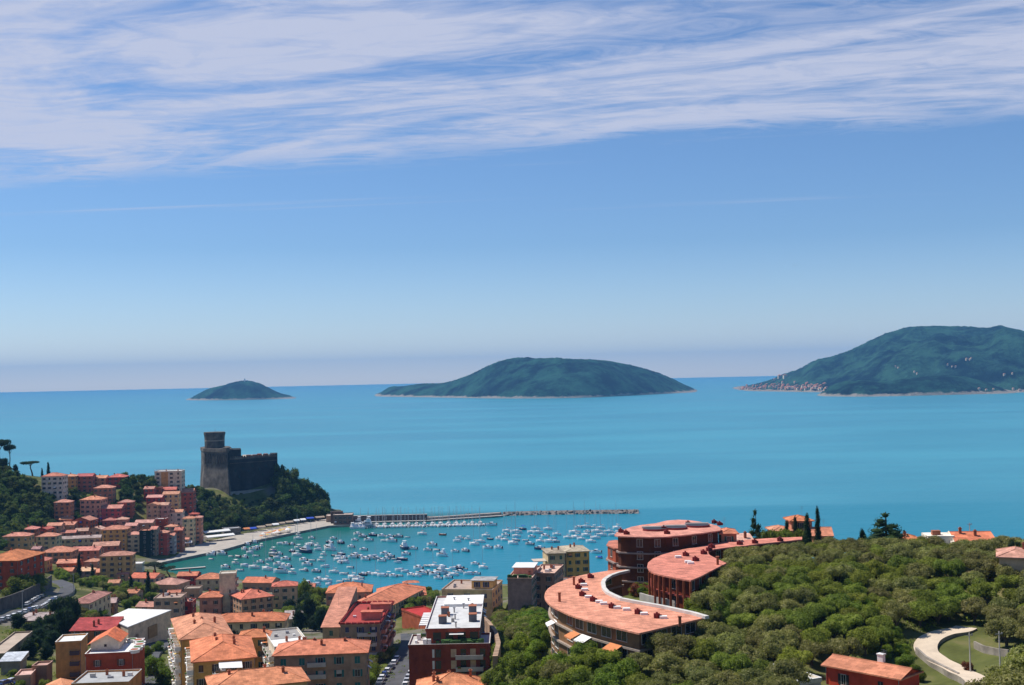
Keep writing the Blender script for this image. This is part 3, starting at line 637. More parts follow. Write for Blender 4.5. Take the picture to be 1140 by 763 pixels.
for (xa, ya, xb, yb) in ((-.2, -.2, L + .2, -.2), (-.2, -.2, -.2, 35), (L + .2, -.2, L + .2, 35), (-.2, 35, L + .2, 35)):
    n_ = int(math.hypot(xb - xa, yb - ya) / 1.8)
    for i in range(n_):
        a = Vector((xa, ya, hh + .85)).lerp(Vector((xb, yb, hh + .85)), (i + .1) / n_); b_ = Vector((xa, ya, hh + .85)).lerp(Vector((xb, yb, hh + .85)), (i + .9) / n_)
        mb.tube(a, b_, .45, .3, DR, 7)
mb.build('scalloped_parapet', rt)
for x, y in ((L * .45, 7), (L * .55, 20)):
    mb = MB(); mb.box(x, x + 6.5, y, y + 3.2, hh + .26, hh + 2.7, wallm(PINK)); mb.box(x - .3, x + 6.8, y - .3, y + 3.5, hh + 2.7, hh + 2.9, roofm((0.55,0.17,0.09))); mb.build('roof_hut', rt)
for f in range(3):
    for k in range(4): balcony(rt, L, 3 + 7.5 * k, hh - 3.1 * (f + 1), 4.5, 1.4, math.pi / 2, rail=wallm(PINK), stuffed=.9)
    balcony(rt, 5.5, 0, hh - 3.1 * (f + 1), 6, 1.3, 0, rail=CONC, stuffed=.9)
bld((359,699), 378.2, -1, 34, 'shed', (0.32,0.27,0.20), (0.60,0.27,0.15), 'narrow orange-roofed side wing left of the dark red terrace building', z=40, chim=0, sides='f')
bld((363,661), 413, 4, 18, 'hip', PINK, (0.58,0.19,0.09), 'pink orange-roofed house nearest the moored boats, left of the long orange roofs', z=19, near=False, sh='w', chim=2)
bld((366,685), 412, -16, 62, 'hip', CREAM, (0.62,0.22,0.10), 'very long building under a continuous orange roof running towards the harbour', z=23, chim=2, name='long_building', cat='building')
bld((420,665), 474, 6, 20, 'hip', CREAM, (0.60,0.20,0.09), 'wide orange-roofed building at the harbour edge right of the long orange roof', z=21, chim=2)
rt, L, hh = bld((479,692), 504, 30, 26, 'flat', RED, (0.42,0.035,0.03), 'low building with dark red flat roof between the terrace building and the white-roofed block', z=27, chim=0, sides='f')
p = at_z(508, 691, 34); q = at_z(529, 671, 34); mb = MB(); dv = (q - p); nn = Vector((-dv.y, dv.x, 0)).normalized()
nseg = 6
for i in range(nseg):
    a0, a1 = math.pi * i / nseg, math.pi * (i + 1) / nseg
    def pt(b, a): return b + nn * (-3 * math.cos(a)) + Vector((0, 0, 1.4 * math.sin(a)))
    mb.face([pt(p, a0), pt(q, a0), pt(q, a1), pt(p, a1)], AWN['g'])
for b_ in (p, q, p.lerp(q, .5)):
    for s in (-3, 3): e_ = b_ + nn * s; mb.tube((e_.x, e_.y, th(e_.x, e_.y)), e_, .1, .1, METAL)
mb.build('shelter'); tag(bpy.data.objects['shelter'], 'long pale green vaulted canopy left of the white-roofed block', 'canopy')
# white flat-roofed block over dark red floors
rt, L, hh = bld((474,703), 534, 0, 48, 'flat', BRICK, (0.56,0.55,0.53), 'modern block with big pale flat roof and rooftop stair heads right of the street', z=50, sides='r', chim=2, name='apartment_building', cat='apartment building')
bxpart('upper_roof', rt, 3.2, L + .1, 33, 47.7, hh + .27, hh + 1.0, WHITE, mat('bright_roof', (0.74, 0.72, 0.68), 0.9))
for x, y in ((L * .28, 8), (L * .28, 20), (L * .85, 10), (L * .82, 22)):
    mb = MB(); mb.box(x - 1.1, x + 1.1, y, y + 2.4, hh + .3, hh + 2.3, mat('plant_box', (0.12,0.12,0.14), .7)); mb.box(x - 1.2, x + 1.2, y - .1, y + 2.5, hh + 2.3, hh + 2.45, TERR); mb.build('stair_head', rt)
mb = MB()
for x, y in ((L * .5, 14), (L * .45, 24), (L * .62, 30), (L * .55, 3), (L * .7, 38), (L * .4, 40)): mb.tube((x, y, hh + .2), (x, y, hh + 1.6), .22, .22, CONC); mb.tube((x, y, hh + 1.6), (x, y, hh + 1.8), .4, .4, METAL)
mb.build('roof_vent', rt)
mb = MB()
for k in range(7): mb.box(-2.6, -.2, 9 + k * 2.6, 10.9 + k * 2.6, hh - .3, hh - .1, WHITE); mb.box(-2.65, -2.6, 9 + k * 2.6, 10.9 + k * 2.6, hh - 1.3, hh - .3, WHITE)
mb.build('side_balcony', rt)
for k in range(4): mb = MB(); xx = 2 + k * 3.4; mb.box(xx, xx + 2.2, -.06, -.01, hh - 2.6, hh - .4, GLASS); mb.build('window', rt)
mb = MB(); mb.box(6.5, 10.5, -1.7, -.05, hh - .75, hh - .68, AWN['w']); mb.build('awning', rt)
rt2, L2, h2 = bld((455,721), 545, 0, 13, 'flat', (0.22,0.035,0.022), (0.50,0.46,0.42), 'dark red lower block with white terrace edge and hedge right of the parked cars', z=46.4, sides='', chim=0, name='apartment_building', cat='apartment building')
for f in range(4):
    for k, x in enumerate((.29, .33, .52, .64, .76, .88)):
        mb = MB(); x *= L2; mb.box(x, x + (.6 if k < 1 else 1.5), -.06, .0, h2 - 2.9 - 3.1 * f, h2 - .7 - 3.1 * f, WHITE if k == 0 else (GLASS if k % 2 else wallm(TAN))); mb.build('window', rt2)
    balcony(rt2, L2 * .58, 0, h2 - 3.2 * (f + 1), L2 * .34, 1.3, 0, rail=CONC, stuffed=.3)
mb = MB()
for i in range(60): x = random.uniform(L2 * .42, L2 * .9); y = random.uniform(1.0, 2.6); z_ = h2 + .3; s = random.uniform(.35, .8); mb.box(x - s, x + s, y - s * .6, y + s * .6, z_, z_ + s * 1.6, LEAFY)
mb.build('hedge', rt2)
for k in range(9):
    mb = MB(); x = random.uniform(.5, L2 * .33); y = random.uniform(1, 12); mb.box(x, x + random.uniform(.5, 1.8), y, y + random.uniform(.5, 1.5), h2 + .26, h2 + random.uniform(.8, 2.0), random.choice((WHITE, WHITE, TERR, LEAFY, AWN['y']))); mb.build('terrace_furniture', rt2)
bld((463,778), 541, 2, 15, 'hip', (0.5,0.2,0.12), (0.62,0.215,0.10), 'salmon hip roof with small chimneys at the bottom edge below the dark red block', z=48, sides='', chim=5, pitch=.42)
rt, L, hh = bld((492,658), 548, -10, 21, 'flat', (0.72,0.53,0.28), (0.40,0.30,0.24), 'cream-yellow house with blue-shuttered windows and a rooftop penthouse, behind the white-roofed block', z=38, near=True, sh='b', gap=5, sides='fr', chim=2)
mb = MB(); mb.box(L * .55, L * .98, 4, 12, hh + .25, hh + 3.3, wallm(YEL)); mb.box(L * .55 - .5, L * .98 + .5, 3.4, 12.6, hh + 3.3, hh + 3.5, roofm(GREYR)); ph = mb.build('penthouse', rt)
for x in (.66, .84): put('window', win_mesh(1.2, 1.9, 'b', True)[0], ph, (L * x, 4, hh + .9))
rt, L, hh = bld((565,646), 592, -8, 28, 'flat', PURP, (0.55,0.36,0.28), 'purple-grey apartment block with planted roof terrace right of the cream-yellow house', z=46, sides='r', chim=1, name='apartment_building', cat='apartment building')
mb = MB(); mb.box(1, L - .5, 9, 20, hh + .2, hh + 3.0, wallm(PINK), WHITE); mb.box(0.4, L - .1, 8.5, 20.5, hh + 3, hh + 3.2, WHITE); mb.build('penthouse', rt)
mb = MB()
for i in range(26): x = random.uniform(.3, L - .5); s = random.uniform(.3, .6); mb.box(x - s, x + s, .3, 1.5, hh + .3, hh + .7 + s * 2, LEAFY)
mb.build('planting', rt)
bld((592,640), 617, -12, 20, 'flat', (0.36,0.19,0.15), (0.62,0.40,0.30), 'brown-pink stepped block between the purple-grey block and the yellow tower house', z=45.5, sides='fr', chim=3, name='apartment_building', cat='apartment building', sh='w')
bld((617,651), 641, -6, 12, 'flat', (0.33,0.18,0.15), (0.45,0.30,0.24), 'lower brown block in front of the yellow tower house', z=39, sides='fr', chim=1, sh='w')
rt, L, hh = bld((630,615), 656, 8, 16, 'hip', (0.74,0.47,0.12), (0.42,0.33,0.22), 'bright yellow tower house with balcony and shallow grey-brown roof, standing against the boats', z=44, sides='flr', chim=3, pitch=.2)
rt, L, hh = bld((610,617), 629, 8, 14, 'hip', (0.52,0.44,0.28), (0.42,0.33,0.22), 'cream house with grey-brown roof on the left of the yellow tower house', z=44.4, sides='f', chim=2, pitch=.2)
bxpart('terrace_awning', rt, -6, -.3, 1, 8, hh - 3.2, hh - 3.0, CONC, mat('terrace_tan', (.5, .42, .34), .9))

# --- lower left -----------------------------------------------------------
rt, L, hh = bld((95,731), 148, 7, 17, 'flat', (0.30,0.035,0.025), WHITER, 'dark red apartment block with white terraces and round planters, bottom left', z=46, sides='f', chim=0, gap=5, near=True, sh='w', name='apartment_building', cat='apartment building', wd=.9)
TB = mat('planter_white', (0.75, 0.72, 0.68), .8)
for k, (x, y) in enumerate(((12.8, 1), (13, 4.2), (13, 7.4), (12.6, 10.6), (11.5, 13.5), (9.5, 15))):
    mb = MB(); mb.tube((x, y, hh + .2), (x, y, hh + 1.1), 1.4, 1.5, TB, 16); mb.tube((x, y, hh + 1.11), (x, y, hh + 1.14), 1.1, 1.1, LEAFY if k % 2 else TERR, 12); mb.build('round_planter', rt)
mb = MB(); Lx = L * .62; z0 = hh + .3; z1 = hh + 2.6
mb.box(.3, Lx, 5, 15, z0, z1, wallm((0.55,0.50,0.46))); mb.face([(.3, 5, z1), (Lx, 5, z1), (Lx * .62, 5, z1 + 2.1)], wallm((0.55,0.50,0.46))); pent = mb.build('attic_wall', rt)
mb = MB(); O2 = roofm((0.70,0.20,0.07)); mb.face([(-.6, 4.3, z1 - .5), (Lx * .62, 4.3, z1 + 2.2), (Lx * .62, 15.6, z1 + 2.2), (-.6, 15.6, z1 - .5)], O2); mb.face([(Lx * .62, 4.3, z1 + 2.2), (Lx + .7, 4.3, z1 - .1), (Lx + .7, 15.6, z1 - .1), (Lx * .62, 15.6, z1 + 2.2)], O2); mb.build('attic_roof', rt)
mb = MB(); mb.box(Lx * .5, Lx * .5 + .7, 4.93, 4.99, z0 + 1, z0 + 1.7, GLASS); mb.build('window', rt)
rt, L, hh = bld((62,717.5), 90, 9, 10, 'flat', (0.60,0.33,0.10), WHITER, 'amber-yellow narrow block with bright white flat roof, left of the dark red block', z=44, sides='l', chim=0)
for f in range(3): balcony(rt, L - 3, 0, hh - 3.1 * (f + 1), 2.6, 1.1, 0, rail=mat('dark_rail', (.1, .07, .08), .7))
bld((80,764), 143, 3, 13, 'flat', (0.5,0.22,0.10), (0.40,0.40,0.39), 'building with light grey flat roof and two vents at the bottom edge', z=42, sides='', chim=2)
bld((57,775), 86, 25, 12, 'gy', (0.5,0.3,0.16), (0.62,0.24,0.12), 'low orange roof wedge left of the light grey flat roof, at the bottom edge', z=40, sides='', chim=0)
bld((79,703), 126, 3, 11, 'shed', (0.42,0.13,0.08), (0.44,0.07,0.06), 'low house with dark red roof just behind the orange attic', z=35, sides='f', chim=2)
bld((78,672.5), 99, -2, 24, 'hip', CREAM, (0.36,0.17,0.12), 'detached cream house with brown hip roof among the garden trees', vb=686, near=True, sh='w', gap=4, chim=2)
bld((17,692), 60, 3, 15, 'hip', (0.20,0.16,0.13), (0.38,0.29,0.25), 'house with grey-pink tiled roof below the parked cars on the left road', z=33.5, chim=3, pitch=.15, sides='f')
bld((-16,731), 5, 8, 32, 'flat', (0.28,0.24,0.18), (0.44,0.35,0.27), 'plain tan flat roof cut by the left edge', z=38, sides='', chim=0, base=25)
bld((1,737), 22, 4, 6, 'shed', (0.25,0.25,0.24), (0.50,0.50,0.50), 'small grey shed with pale metal roof in the left garden', z=39, sides='', chim=0, cat='shed', name='shed')
bld((17,755), 34, 10, 7, 'flat', (0.55,0.35,0.28), (0.62,0.40,0.33), 'low pinkish terrace annex at the bottom left', z=39, sides='f', chim=0)
bld((36,744), 52, 4, 5, 'flat', (0.28,0.18,0.13), (0.50,0.30,0.24), 'small brown box house with pink roof edge left of the amber-yellow block', z=40, sides='', chim=0)
rt, L, hh = bld((-20,625), 20, -6, 24, 'hip', (0.34,0.045,0.02), (0.62,0.19,0.08), 'big deep-red villa with orange hip roof at the left edge', z=41, sh='d', near=False, gap=5, sides='fr', chim=2, cat='villa', name='villa')
bld((-6,648), 5, 0, 6, 'gy', RED, ORANGE, 'small orange roof at the left edge below the deep-red villa', z=30, sides='f', chim=0)
# --- town between road and quay ---------------------------------------------
T = [
 ((3,598),32,3,10,'hip',(0.55,0.34,0.14),PINKR,611,'yellow-ochre villa with a white rooftop loggia, left end of the lower row','g'),
 ((40,598),63,3,10,'hip',(0.46,0.42,0.24),(0.55,0.24,0.14),613,'greenish-cream house with dark shutters, second in the lower left row','g'),
 ((66,601),112,12,8,'gx',(0.50,0.42,0.27),(0.40,0.29,0.24),610,'long low cream house with pale tan roof, middle of the lower left row','w'),
 ((45,616),79,3,14,'hip',(0.46,0.20,0.17),(0.58,0.22,0.13),625,'pink house with wide salmon hip roof between deep-red villa and rose-pink house','w'),
 ((79,614),110,2,10,'gx',(0.50,0.18,0.16),(0.58,0.24,0.15),628,'rose-pink house with several dark windows and a salmon roof','w'),
 ((103,609),132,10,12,'gx',(0.42,0.09,0.09),(0.62,0.30,0.20),619,'crimson house with pale salmon roof directly left of the ochre block','w'),
 ((111,620),147,7,10,'hip',(0.62,0.42,0.16),(0.50,0.24,0.15),645,'tall ochre-yellow apartment block with two rows of dark shutters and pink cornice','w'),
 ((113,590.5),141,6,12,'hip',(0.64,0.40,0.11),(0.58,0.25,0.14),610,'sunny yellow house with salmon hip roof above the ochre block','w'),
 ((140,596),155,4,10,'hip',(0.60,0.52,0.34),(0.62,0.30,0.19),613,'cream-white house with pale salmon roof right of the sunny yellow house','g'),
 ((155,592),167,0,9,'flat',(0.018,0.035,0.035),PINKR,619,'house wrapped in dark green scaffold netting near the quay','d'),
 ((167,590),174,0,9,'gx',(0.34,0.26,0.22),PINKR,618,'narrow grey house squeezed between the netted house and the red one','g'),
 ((174,594),186,4,9,'hip',(0.42,0.07,0.06),(0.62,0.26,0.17),617,'tall crimson house facing the quay','w'),
 ((186,597),194,5,8,'gx',(0.36,0.38,0.42),PINKR,616,'slim blue-white house between crimson and maroon houses on the quay','b'),
 ((194,591),203,5,9,'gx',(0.32,0.09,0.08),(0.55,0.2,0.12),614,'maroon house left of the yellow quay house','d'),
 ((203,578),216,6,9,'hip',(0.62,0.53,0.33),(0.62,0.26,0.14),604,'tall pale yellow quay house with green balconies, end of the town row','g'),
 ((216,577),224,6,9,'hip',(0.58,0.22,0.20),(0.62,0.30,0.19),604,'tall rose-pink house at the very end of the quay row','w'),
 ((183,587),196,5,8,'hip',(0.46,0.30,0.24),PINKR,600,'small grey-pink house behind the quay row, left of the pale yellow one','w'),
 ((173,579),184,2,7,'flat',(0.36,0.045,0.035),WHITER,594,'tall dark red house with a white flat top behind the quay row','d'),
 ((150,583),170,4,10,'gx',(0.52,0.22,0.19),(0.60,0.33,0.23),594,'pink house with pale roof behind the netted house','w'),
 ((139,586),152,2,9,'gx',(0.52,0.26,0.2),(0.62,0.30,0.22),596,'small pink house with pale salmon roof left of the netted house','w'),
 ((203,601),210,5,5,'gx',(0.5,0.3,0.2),PINKR,608,'tiny salmon-roofed shop at the foot of the pale yellow quay house','w'),
 # middle hill
 ((163,563),176,3,9,'gy',(0.56,0.36,0.24),(0.60,0.27,0.15),581,'cream-pink house with an orange left edge, halfway up the hill','w'),
 ((175,563),187,3,9,'gx',(0.48,0.26,0.24),(0.62,0.32,0.22),582,'dusty pink house halfway up the hill, left of the white one','w'),
 ((187,571),203,5,9,'gx',(0.60,0.52,0.48),(0.62,0.29,0.15),584,'white-pink house with orange roof above the pale yellow quay house','d'),
 ((210,573),221,5,6,'hip',(0.40,0.09,0.07),(0.52,0.13,0.08),580,'little red-roofed house against the green headland','d'),
 ((163,554.5),180,0,9,'gx',(0.38,0.05,0.045),(0.62,0.30,0.22),565,'crimson house with pale roof edge halfway up the hill','d'),
 ((181,551),199,6,10,'gx',(0.60,0.43,0.21),(0.60,0.28,0.16),568,'yellow-cream house with three floors in the upper town','b'),
 ((197,549),215,6,14,'gx',(0.40,0.09,0.08),(0.62,0.28,0.15),563,'dark red house with broad salmon roof at the right edge of the upper town','d'),
 ((160,545),171,3,9,'gx',(0.40,0.075,0.07),(0.50,0.22,0.16),556,'dark red house at the left of the upper town cluster','d'),
 ((171,544),179,3,7,'flat',(0.34,0.10,0.09),(0.5,0.3,0.25),554,'narrow maroon house with a flat top in the upper town','d'),
 ((180,546),196,8,10,'gx',(0.38,0.045,0.04),(0.50,0.14,0.10),556,'crimson sloping-roofed house just below the white apartment block on the hill','d'),
 ((187,540),200,5,8,'hip',(0.5,0.3,0.24),(0.62,0.33,0.24),548,'house with pale pink roof at the foot of the white hilltop block','d'),
 # hilltop left
 ((46,531),70,4,12,'hip',(0.58,0.53,0.48),(0.60,0.22,0.13),548,'white villa with red-orange roof and white awnings on the left hilltop','d'),
 ((71,531),84,3,9,'hip',(0.50,0.22,0.12),(0.60,0.27,0.15),544,'orange-roofed house half hidden behind a round tree on the hilltop','w'),
 ((85,531),103,4,10,'gx',(0.46,0.14,0.15),(0.54,0.17,0.12),546,'rose-crimson house with pale stripes on the hilltop','w'),
 ((103,533),118,2,10,'gx',(0.50,0.20,0.17),(0.60,0.25,0.14),545,'pink house with bright orange roof on the hilltop','w'),
 ((119,532),139,3,12,'hip',(0.42,0.06,0.06),(0.55,0.17,0.11),545,'broad dark red house with an aerial on the hilltop skyline','d'),
 ((104,544),125,3,10,'hip',(0.36,0.15,0.14),(0.62,0.27,0.17),562,'red-and-grey tall house below the hilltop row','g'),
 ((89,557),112,-4,12,'hip',(0.54,0.30,0.22),(0.62,0.26,0.13),578,'house with two-level bright orange roof and pale side wall, upper left town','d'),
 ((60,560),78,3,9,'hip',(0.42,0.16,0.13),(0.60,0.28,0.18),580,'tall narrow pink house standing alone in the trees','w'),
 ((109,567),135,3,12,'gx',(0.42,0.08,0.13),(0.60,0.24,0.17),582,'large magenta house with white corner strip, upper left town','d'),
 ((131,560),147,4,9,'hip',(0.34,0.10,0.08),(0.60,0.29,0.19),575,'red-brown house with pale salmon roof right of the magenta one','d'),
 ((114,580),128,2,8,'hip',(0.40,0.08,0.12),(0.46,0.16,0.12),590,'small magenta house below the large magenta one','d'),
 ((128,579),141,3,8,'hip',(0.54,0.28,0.22),(0.62,0.32,0.22),589,'small pinkish house with pale roof below the red-brown one','w'),
 ((66,579),80,8,8,'gx',(0.46,0.18,0.14),(0.62,0.25,0.14),588,'small orange-roofed house beneath the tall narrow pink house','w'),
 ((52,586),68,4,9,'gx',(0.50,0.30,0.20),(0.62,0.28,0.17),594,'low salmon-roofed house left of centre in the lower town','w'),
 ((68,585),82,-6,10,'gx',(0.50,0.26,0.18),(0.58,0.24,0.15),593,'salmon-roofed house with mottled tiles in the middle of the lower town','w'),
 ((81,580),100,-10,11,'gy',(0.38,0.09,0.07),(0.50,0.22,0.14),592,'house with a crimson gable wall and olive-stained roof in the lower town','d'),
 ((25,590),40,5,10,'hip',(0.40,0.12,0.09),(0.60,0.24,0.16),598,'salmon-roofed house just above the lower left row','w'),
 ((42,590),52,-8,10,'gy',(0.46,0.08,0.07),(0.54,0.13,0.09),597,'small bright red-roofed house above the lower left row','w'),
 ((84,592),98,14,9,'gx',(0.46,0.22,0.16),(0.50,0.28,0.20),600,'weathered tan-roofed house in the lower town','w'),
 ((98,590),112,-5,9,'gy',(0.46,0.30,0.22),(0.56,0.30,0.22),600,'grey-pink roofed house left of the sunny yellow house','w'),
 ((68,594),84,10,8,'gx',(0.42,0.20,0.14),(0.52,0.20,0.13),600,'red-tan roofed house behind the long low cream house','w'),
 ((63,628),87,4,9,'gx',(0.46,0.07,0.03),(0.60,0.24,0.14),637,'low bright red house with a pale arched ground floor near the trees','w'),
 ((94,626),108,0,8,'hip',(0.5,0.24,0.19),(0.60,0.26,0.16),634,'small pink house with salmon roof right of the low bright red one','w'),
 ((81,637),103,8,9,'hip',(0.58,0.36,0.28),(0.74,0.42,0.24),643,'house with pale peach roof between two dark cypresses','w'),
 ((62,637),80,2,8,'gx',(0.5,0.3,0.2),(0.66,0.26,0.12),642,'small orange roof left of the pale peach roof','w'),
 ((103,638),112,2,8,'gx',(0.5,0.3,0.2),(0.60,0.26,0.16),643,'tiny salmon roof right of the pale peach roof','w'),
 ((35,625),52,3,9,'hip',(0.52,0.26,0.10),(0.58,0.20,0.13),635,'house with dusty red roof and orange wall right of the deep-red villa','w'),
 ((35,612),44,0,7,'gx',(0.32,0.20,0.2),(0.46,0.24,0.2),620,'small grey house behind the deep-red villa','d'),
 ((144,644),172,-12,11,'gx',(0.55,0.38,0.28),(0.62,0.20,0.09),654,'white-fronted house with bright orange roof below the umbrella-shaped tree','b'),
 ((168,651),197,-14,13,'hip',(0.46,0.24,0.18),(0.48,0.23,0.17),659,'house with tan-pink mottled roof left of the maroon one','w'),
 ((197,642),219,0,9,'gx',(0.36,0.03,0.045),(0.58,0.18,0.10),654,'maroon house with orange roof near the harbour corner','d'),
 ((218,645.5),246,1,13,'hip',(0.52,0.42,0.30),(0.62,0.22,0.11),657,'cream house with row of dark windows and orange roof left of the beige tower block','w'),
 ((222,666),246,4,11,'hip',(0.48,0.24,0.19),(0.62,0.21,0.10),683,'pink house with white awnings and orange roof in front of the beige tower block','w'),
 ((269,668),304,32,16,'hip',(0.54,0.30,0.21),(0.62,0.20,0.10),688,'long pink house with rooftop terrace right of the beige tower block','w'),
 ((303,654),331,10,10,'hip',(0.56,0.40,0.26),(0.58,0.19,0.10),678,'cream-pink house with green shutters at the right end of the row behind the trees','g'),
 ((270,649),302,-12,12,'gx',(0.5,0.3,0.2),(0.58,0.18,0.09),658,'orange-roofed house right behind the beige tower block, by the boats','w'),
 ((171,668),201,3,12,'flat',(0.48,0.34,0.25),(0.40,0.28,0.22),690,'modern cream and brown block with cluttered roof terrace left of the red striped tower','d'),
 ((201,672),214,3,8,'flat',(0.40,0.03,0.025),(0.45,0.2,0.15),690,'narrow red building with white bands in front of the tower block row','d'),
 ((118,672),128,10,8,'gx',(0.38,0.16,0.14),(0.45,0.3,0.25),683,'small pink garden house right of the brown-roofed villa','w'),
 ((205,657),222,4,8,'flat',(0.50,0.30,0.22),(0.36,0.28,0.22),666,'low house with cluttered green roof terrace left of the beige tower block','w'),
 ((140,661),152,-8,7,'gx',(0.60,0.42,0.3),(0.58,0.22,0.12),668,'small cream house with orange roof between the cypresses and the garden trees','g'),
 ((318,690),338,10,9,'shed',(0.40,0.33,0.27),(0.42,0.34,0.29),700,'small house with grey sloping roof at the right end of the long cream building','d'),
 ((120,650),132,4,7,'gx',(0.5,0.3,0.22),(0.60,0.26,0.15),656,'small salmon-roofed house in the trees right of the pale peach roof','w'),
 ((186,662),200,6,7,'gx',(0.5,0.34,0.26),(0.60,0.22,0.12),670,'small orange-roofed house behind the modern cream and brown block','w'),
 ((336,655),350,4,8,'gx',(0.56,0.36,0.26),(0.60,0.22,0.12),664,'small orange-roofed house half hidden by the poplar-like tree','w'),
 ((446,652),470,10,9,'hip',(0.56,0.36,0.26),(0.62,0.22,0.11),660,'flat-hipped orange roof behind the wide building at the harbour edge','w'),
 ((130,640),143,2,6,'gx',(0.5,0.3,0.22),(0.60,0.24,0.14),648,'tiny orange-roofed annex at the foot of the ochre block','w'),
 ((0,640),14,3,7,'flat',(0.42,0.12,0.08),(0.45,0.3,0.25),652,'low annex in front of the deep-red villa','d'),
 ((152,676),170,-8,8,'gx',(0.52,0.36,0.27),(0.50,0.24,0.17),686,'pinkish-roofed house behind the beige hall','w'),
]
for A_, uR, rot, D, roof, wall, rc, vb, lab, sh in T:
    far = vb < 632
    bld(A_, uR, rot, D, roof, wall, rc, lab, vb=vb, sh=sh, gap=3.2 if far else 3.4, near=not far and vb > 640, sides='flr', cap=30)
# hilltop white block
rt, L, hh = bld((172,526), 202, 3, 12, 'flat', (0.60,0.50,0.42), WHITER, 'pale apartment block with brown strip and roof railings, highest in the upper town', vb=545, sh='d', chim=2, name='apartment_building', cat='apartment building', gap=4)
bxpart('wall_strip', rt, L * .25, L * .5, -.12, -.01, 0, hh, wallm((0.48, 0.20, 0.10)))
mb = MB()
for i in range(11): mb.tube((L * i / 10, .1, hh + .7), (L * i / 10, .1, hh + 2), .12, .12, WHITE, 5)
mb.box(0, L, 0.02, .18, hh + 1.9, hh + 2.1, WHITE); mb.build('railing', rt)
# white rooftop loggia on the ochre villa
# beige tower block
rt, L, hh = bld((244,640.5), 262, 8, 8, 'flat', (0.74,0.64,0.48), (0.5,0.44,0.36), 'beige windowless tower block with a few slit windows, tallest of the middle row', vb=682, sides='r', chim=0, name='tower_block', cat='tower', sh='w')
for zz, xx in ((.45, .62), (.55, .62)): bxpart('slit_window', rt, L * xx, L * xx + .5, -.08, -.01, hh * zz, hh * zz + 1.6, GLASS)
for f in range(5): bxpart('side_balcony', rt, L + .01, L + 1.0, 2.5, 6.5, hh - 3 * (f + 1) - .2, hh - 3 * (f + 1) + .7, wallm(PALEP))

# polygon-plan buildings -------------------------------------------------------
def poly_bld(name, px, z, hgt, wall, roofc, label, cat, over=0.7, wwin=1.3, wins=None, gap=3.2, slab=0.3, sh='w', flat=False, bands=None, band_m=None, zs=None):
    W = [at_z(u, v, z) for u, v in px]; n = len(W)
    ar = sum(W[i].x * W[(i + 1) % n].y - W[(i + 1) % n].x * W[i].y for i in range(n))
    if ar < 0: W.reverse(); px = px[::-1]
    cen = sum(W, Vector()) / n; cen.z = z - hgt
    P2 = [(p.x - cen.x, p.y - cen.y) for p in W]
    def inset(d):
        O = []
        for i in range(n):
            a, b_, c = Vector(P2[i - 1]), Vector(P2[i]), Vector(P2[(i + 1) % n]); e1 = (b_ - a).normalized(); e2 = (c - b_).normalized()
            n1 = Vector((-e1.y, e1.x)); n2 = Vector((-e2.y, e2.x)); bi = (n1 + n2); bi = bi / max(bi.length_squared / 2, .35); O.append((b_.x + bi.x * d, b_.y + bi.y * d))
        return O
    root = empty(name, tuple(cen), 0, label, cat)
    IN = inset(over); wmt = wallm(wall)
    mb = MB(); mb.prism(IN, 0, hgt, wmt); mb.build('wall', root)
    rm = roofm(roofc) if not flat else mat('flatpoly_%d' % int(roofc[1] * 99), roofc, .9, .1, .3)
    mb = MB(); mb.prism(P2, hgt, hgt + slab, rm); rf = mb.build('roof', root)
    for i in range(n):
        a, b_ = Vector(IN[i]), Vector(IN[(i + 1) % n]); e = b_ - a; Ls = e.length; e.normalize(); nrm = Vector((e.y, -e.x))
        if wins is False: continue
        mid = (a + b_) / 2 + Vector((cen.x, cen.y))
        if nrm.dot(-mid) < -mid.length * .25: continue
        nc = int(Ls / gap)
        ang = math.atan2(e.y, e.x)
        for f in range(min(4, int(hgt / 3.0))):
            for c in range(nc):
                q = a + e * ((c + .5) * Ls / nc); put('window', win_mesh(wwin, 1.7, sh, False)[0], root, (q.x, q.y, hgt - 3.0 * (f + 1) + .9), ang)
    if bands:
        for zb in bands:
            mb = MB(); O = inset(over - .5)
            mb.prism(O, hgt - zb - .35, hgt - zb, band_m or CONC); mb.build('floor_band', root)
    FOOT.append(([(p.x, p.y) for p in W], cen.y))
    return root, cen, W, P2, IN
# crescent
outer = [(711.5,707),(695,703),(678,699),(661,694.5),(645,690),(633,686),(623,681),(615.5,677.5),(610,673),(607,669),(606,665.5),(607,661),(610,657),(615,653.5),(621,650.5),(632,646),(643,643),(654,640.5),(664,639),(680,636.5),(697,635.5)]
inner = [(698,637),(687,639.5),(678,642.5),(671,647),(669,651),(670,657),(674,661.5),(681,665),(690,669),(705,672),(719,674.5),(738,678),(756,682),(770,685),(785,689.5)]
cres, cen, W, P2, IN = poly_bld('crescent_building', outer + inner, 74.0, 17, (0.20,0.115,0.055), (0.60,0.235,0.145), 'large crescent-shaped building with a broad salmon roof and white inner rim among the trees', 'apartment building', over=1.2, gap=3.6, bands=(3.0, 6.2), wwin=2.7, band_m=mat('balcony_edge', (.36, .28, .22), .9), sh='d')  # wall colour darkened to stand in for shadow under the deep eave
def rail_strip(root, cen, pts, z, w_, h_, m, name, zoff=0):
    Q = [at_z(u, v, z) - Vector((cen.x, cen.y, cen.z)) for u, v in pts]; mb = MB()
    for i in range(len(Q) - 1):
        a, b_ = Q[i], Q[i + 1]; e = (b_ - a).normalized(); nn = Vector((-e.y, e.x, 0)) * w_
        mb.prism([a, b_, b_ + nn, a + nn], a.z + .01, a.z + h_, m)
    return mb.build(name, root)
rail_strip(cres, cen, inner, 74.3, .9, .55, mat('white_rim', (0.60, 0.56, 0.50), .85, .1, .5), 'roof_rim')
CM = mat('dark_red_chimney', (0.22, 0.035, 0.03), .85, .15, 1)
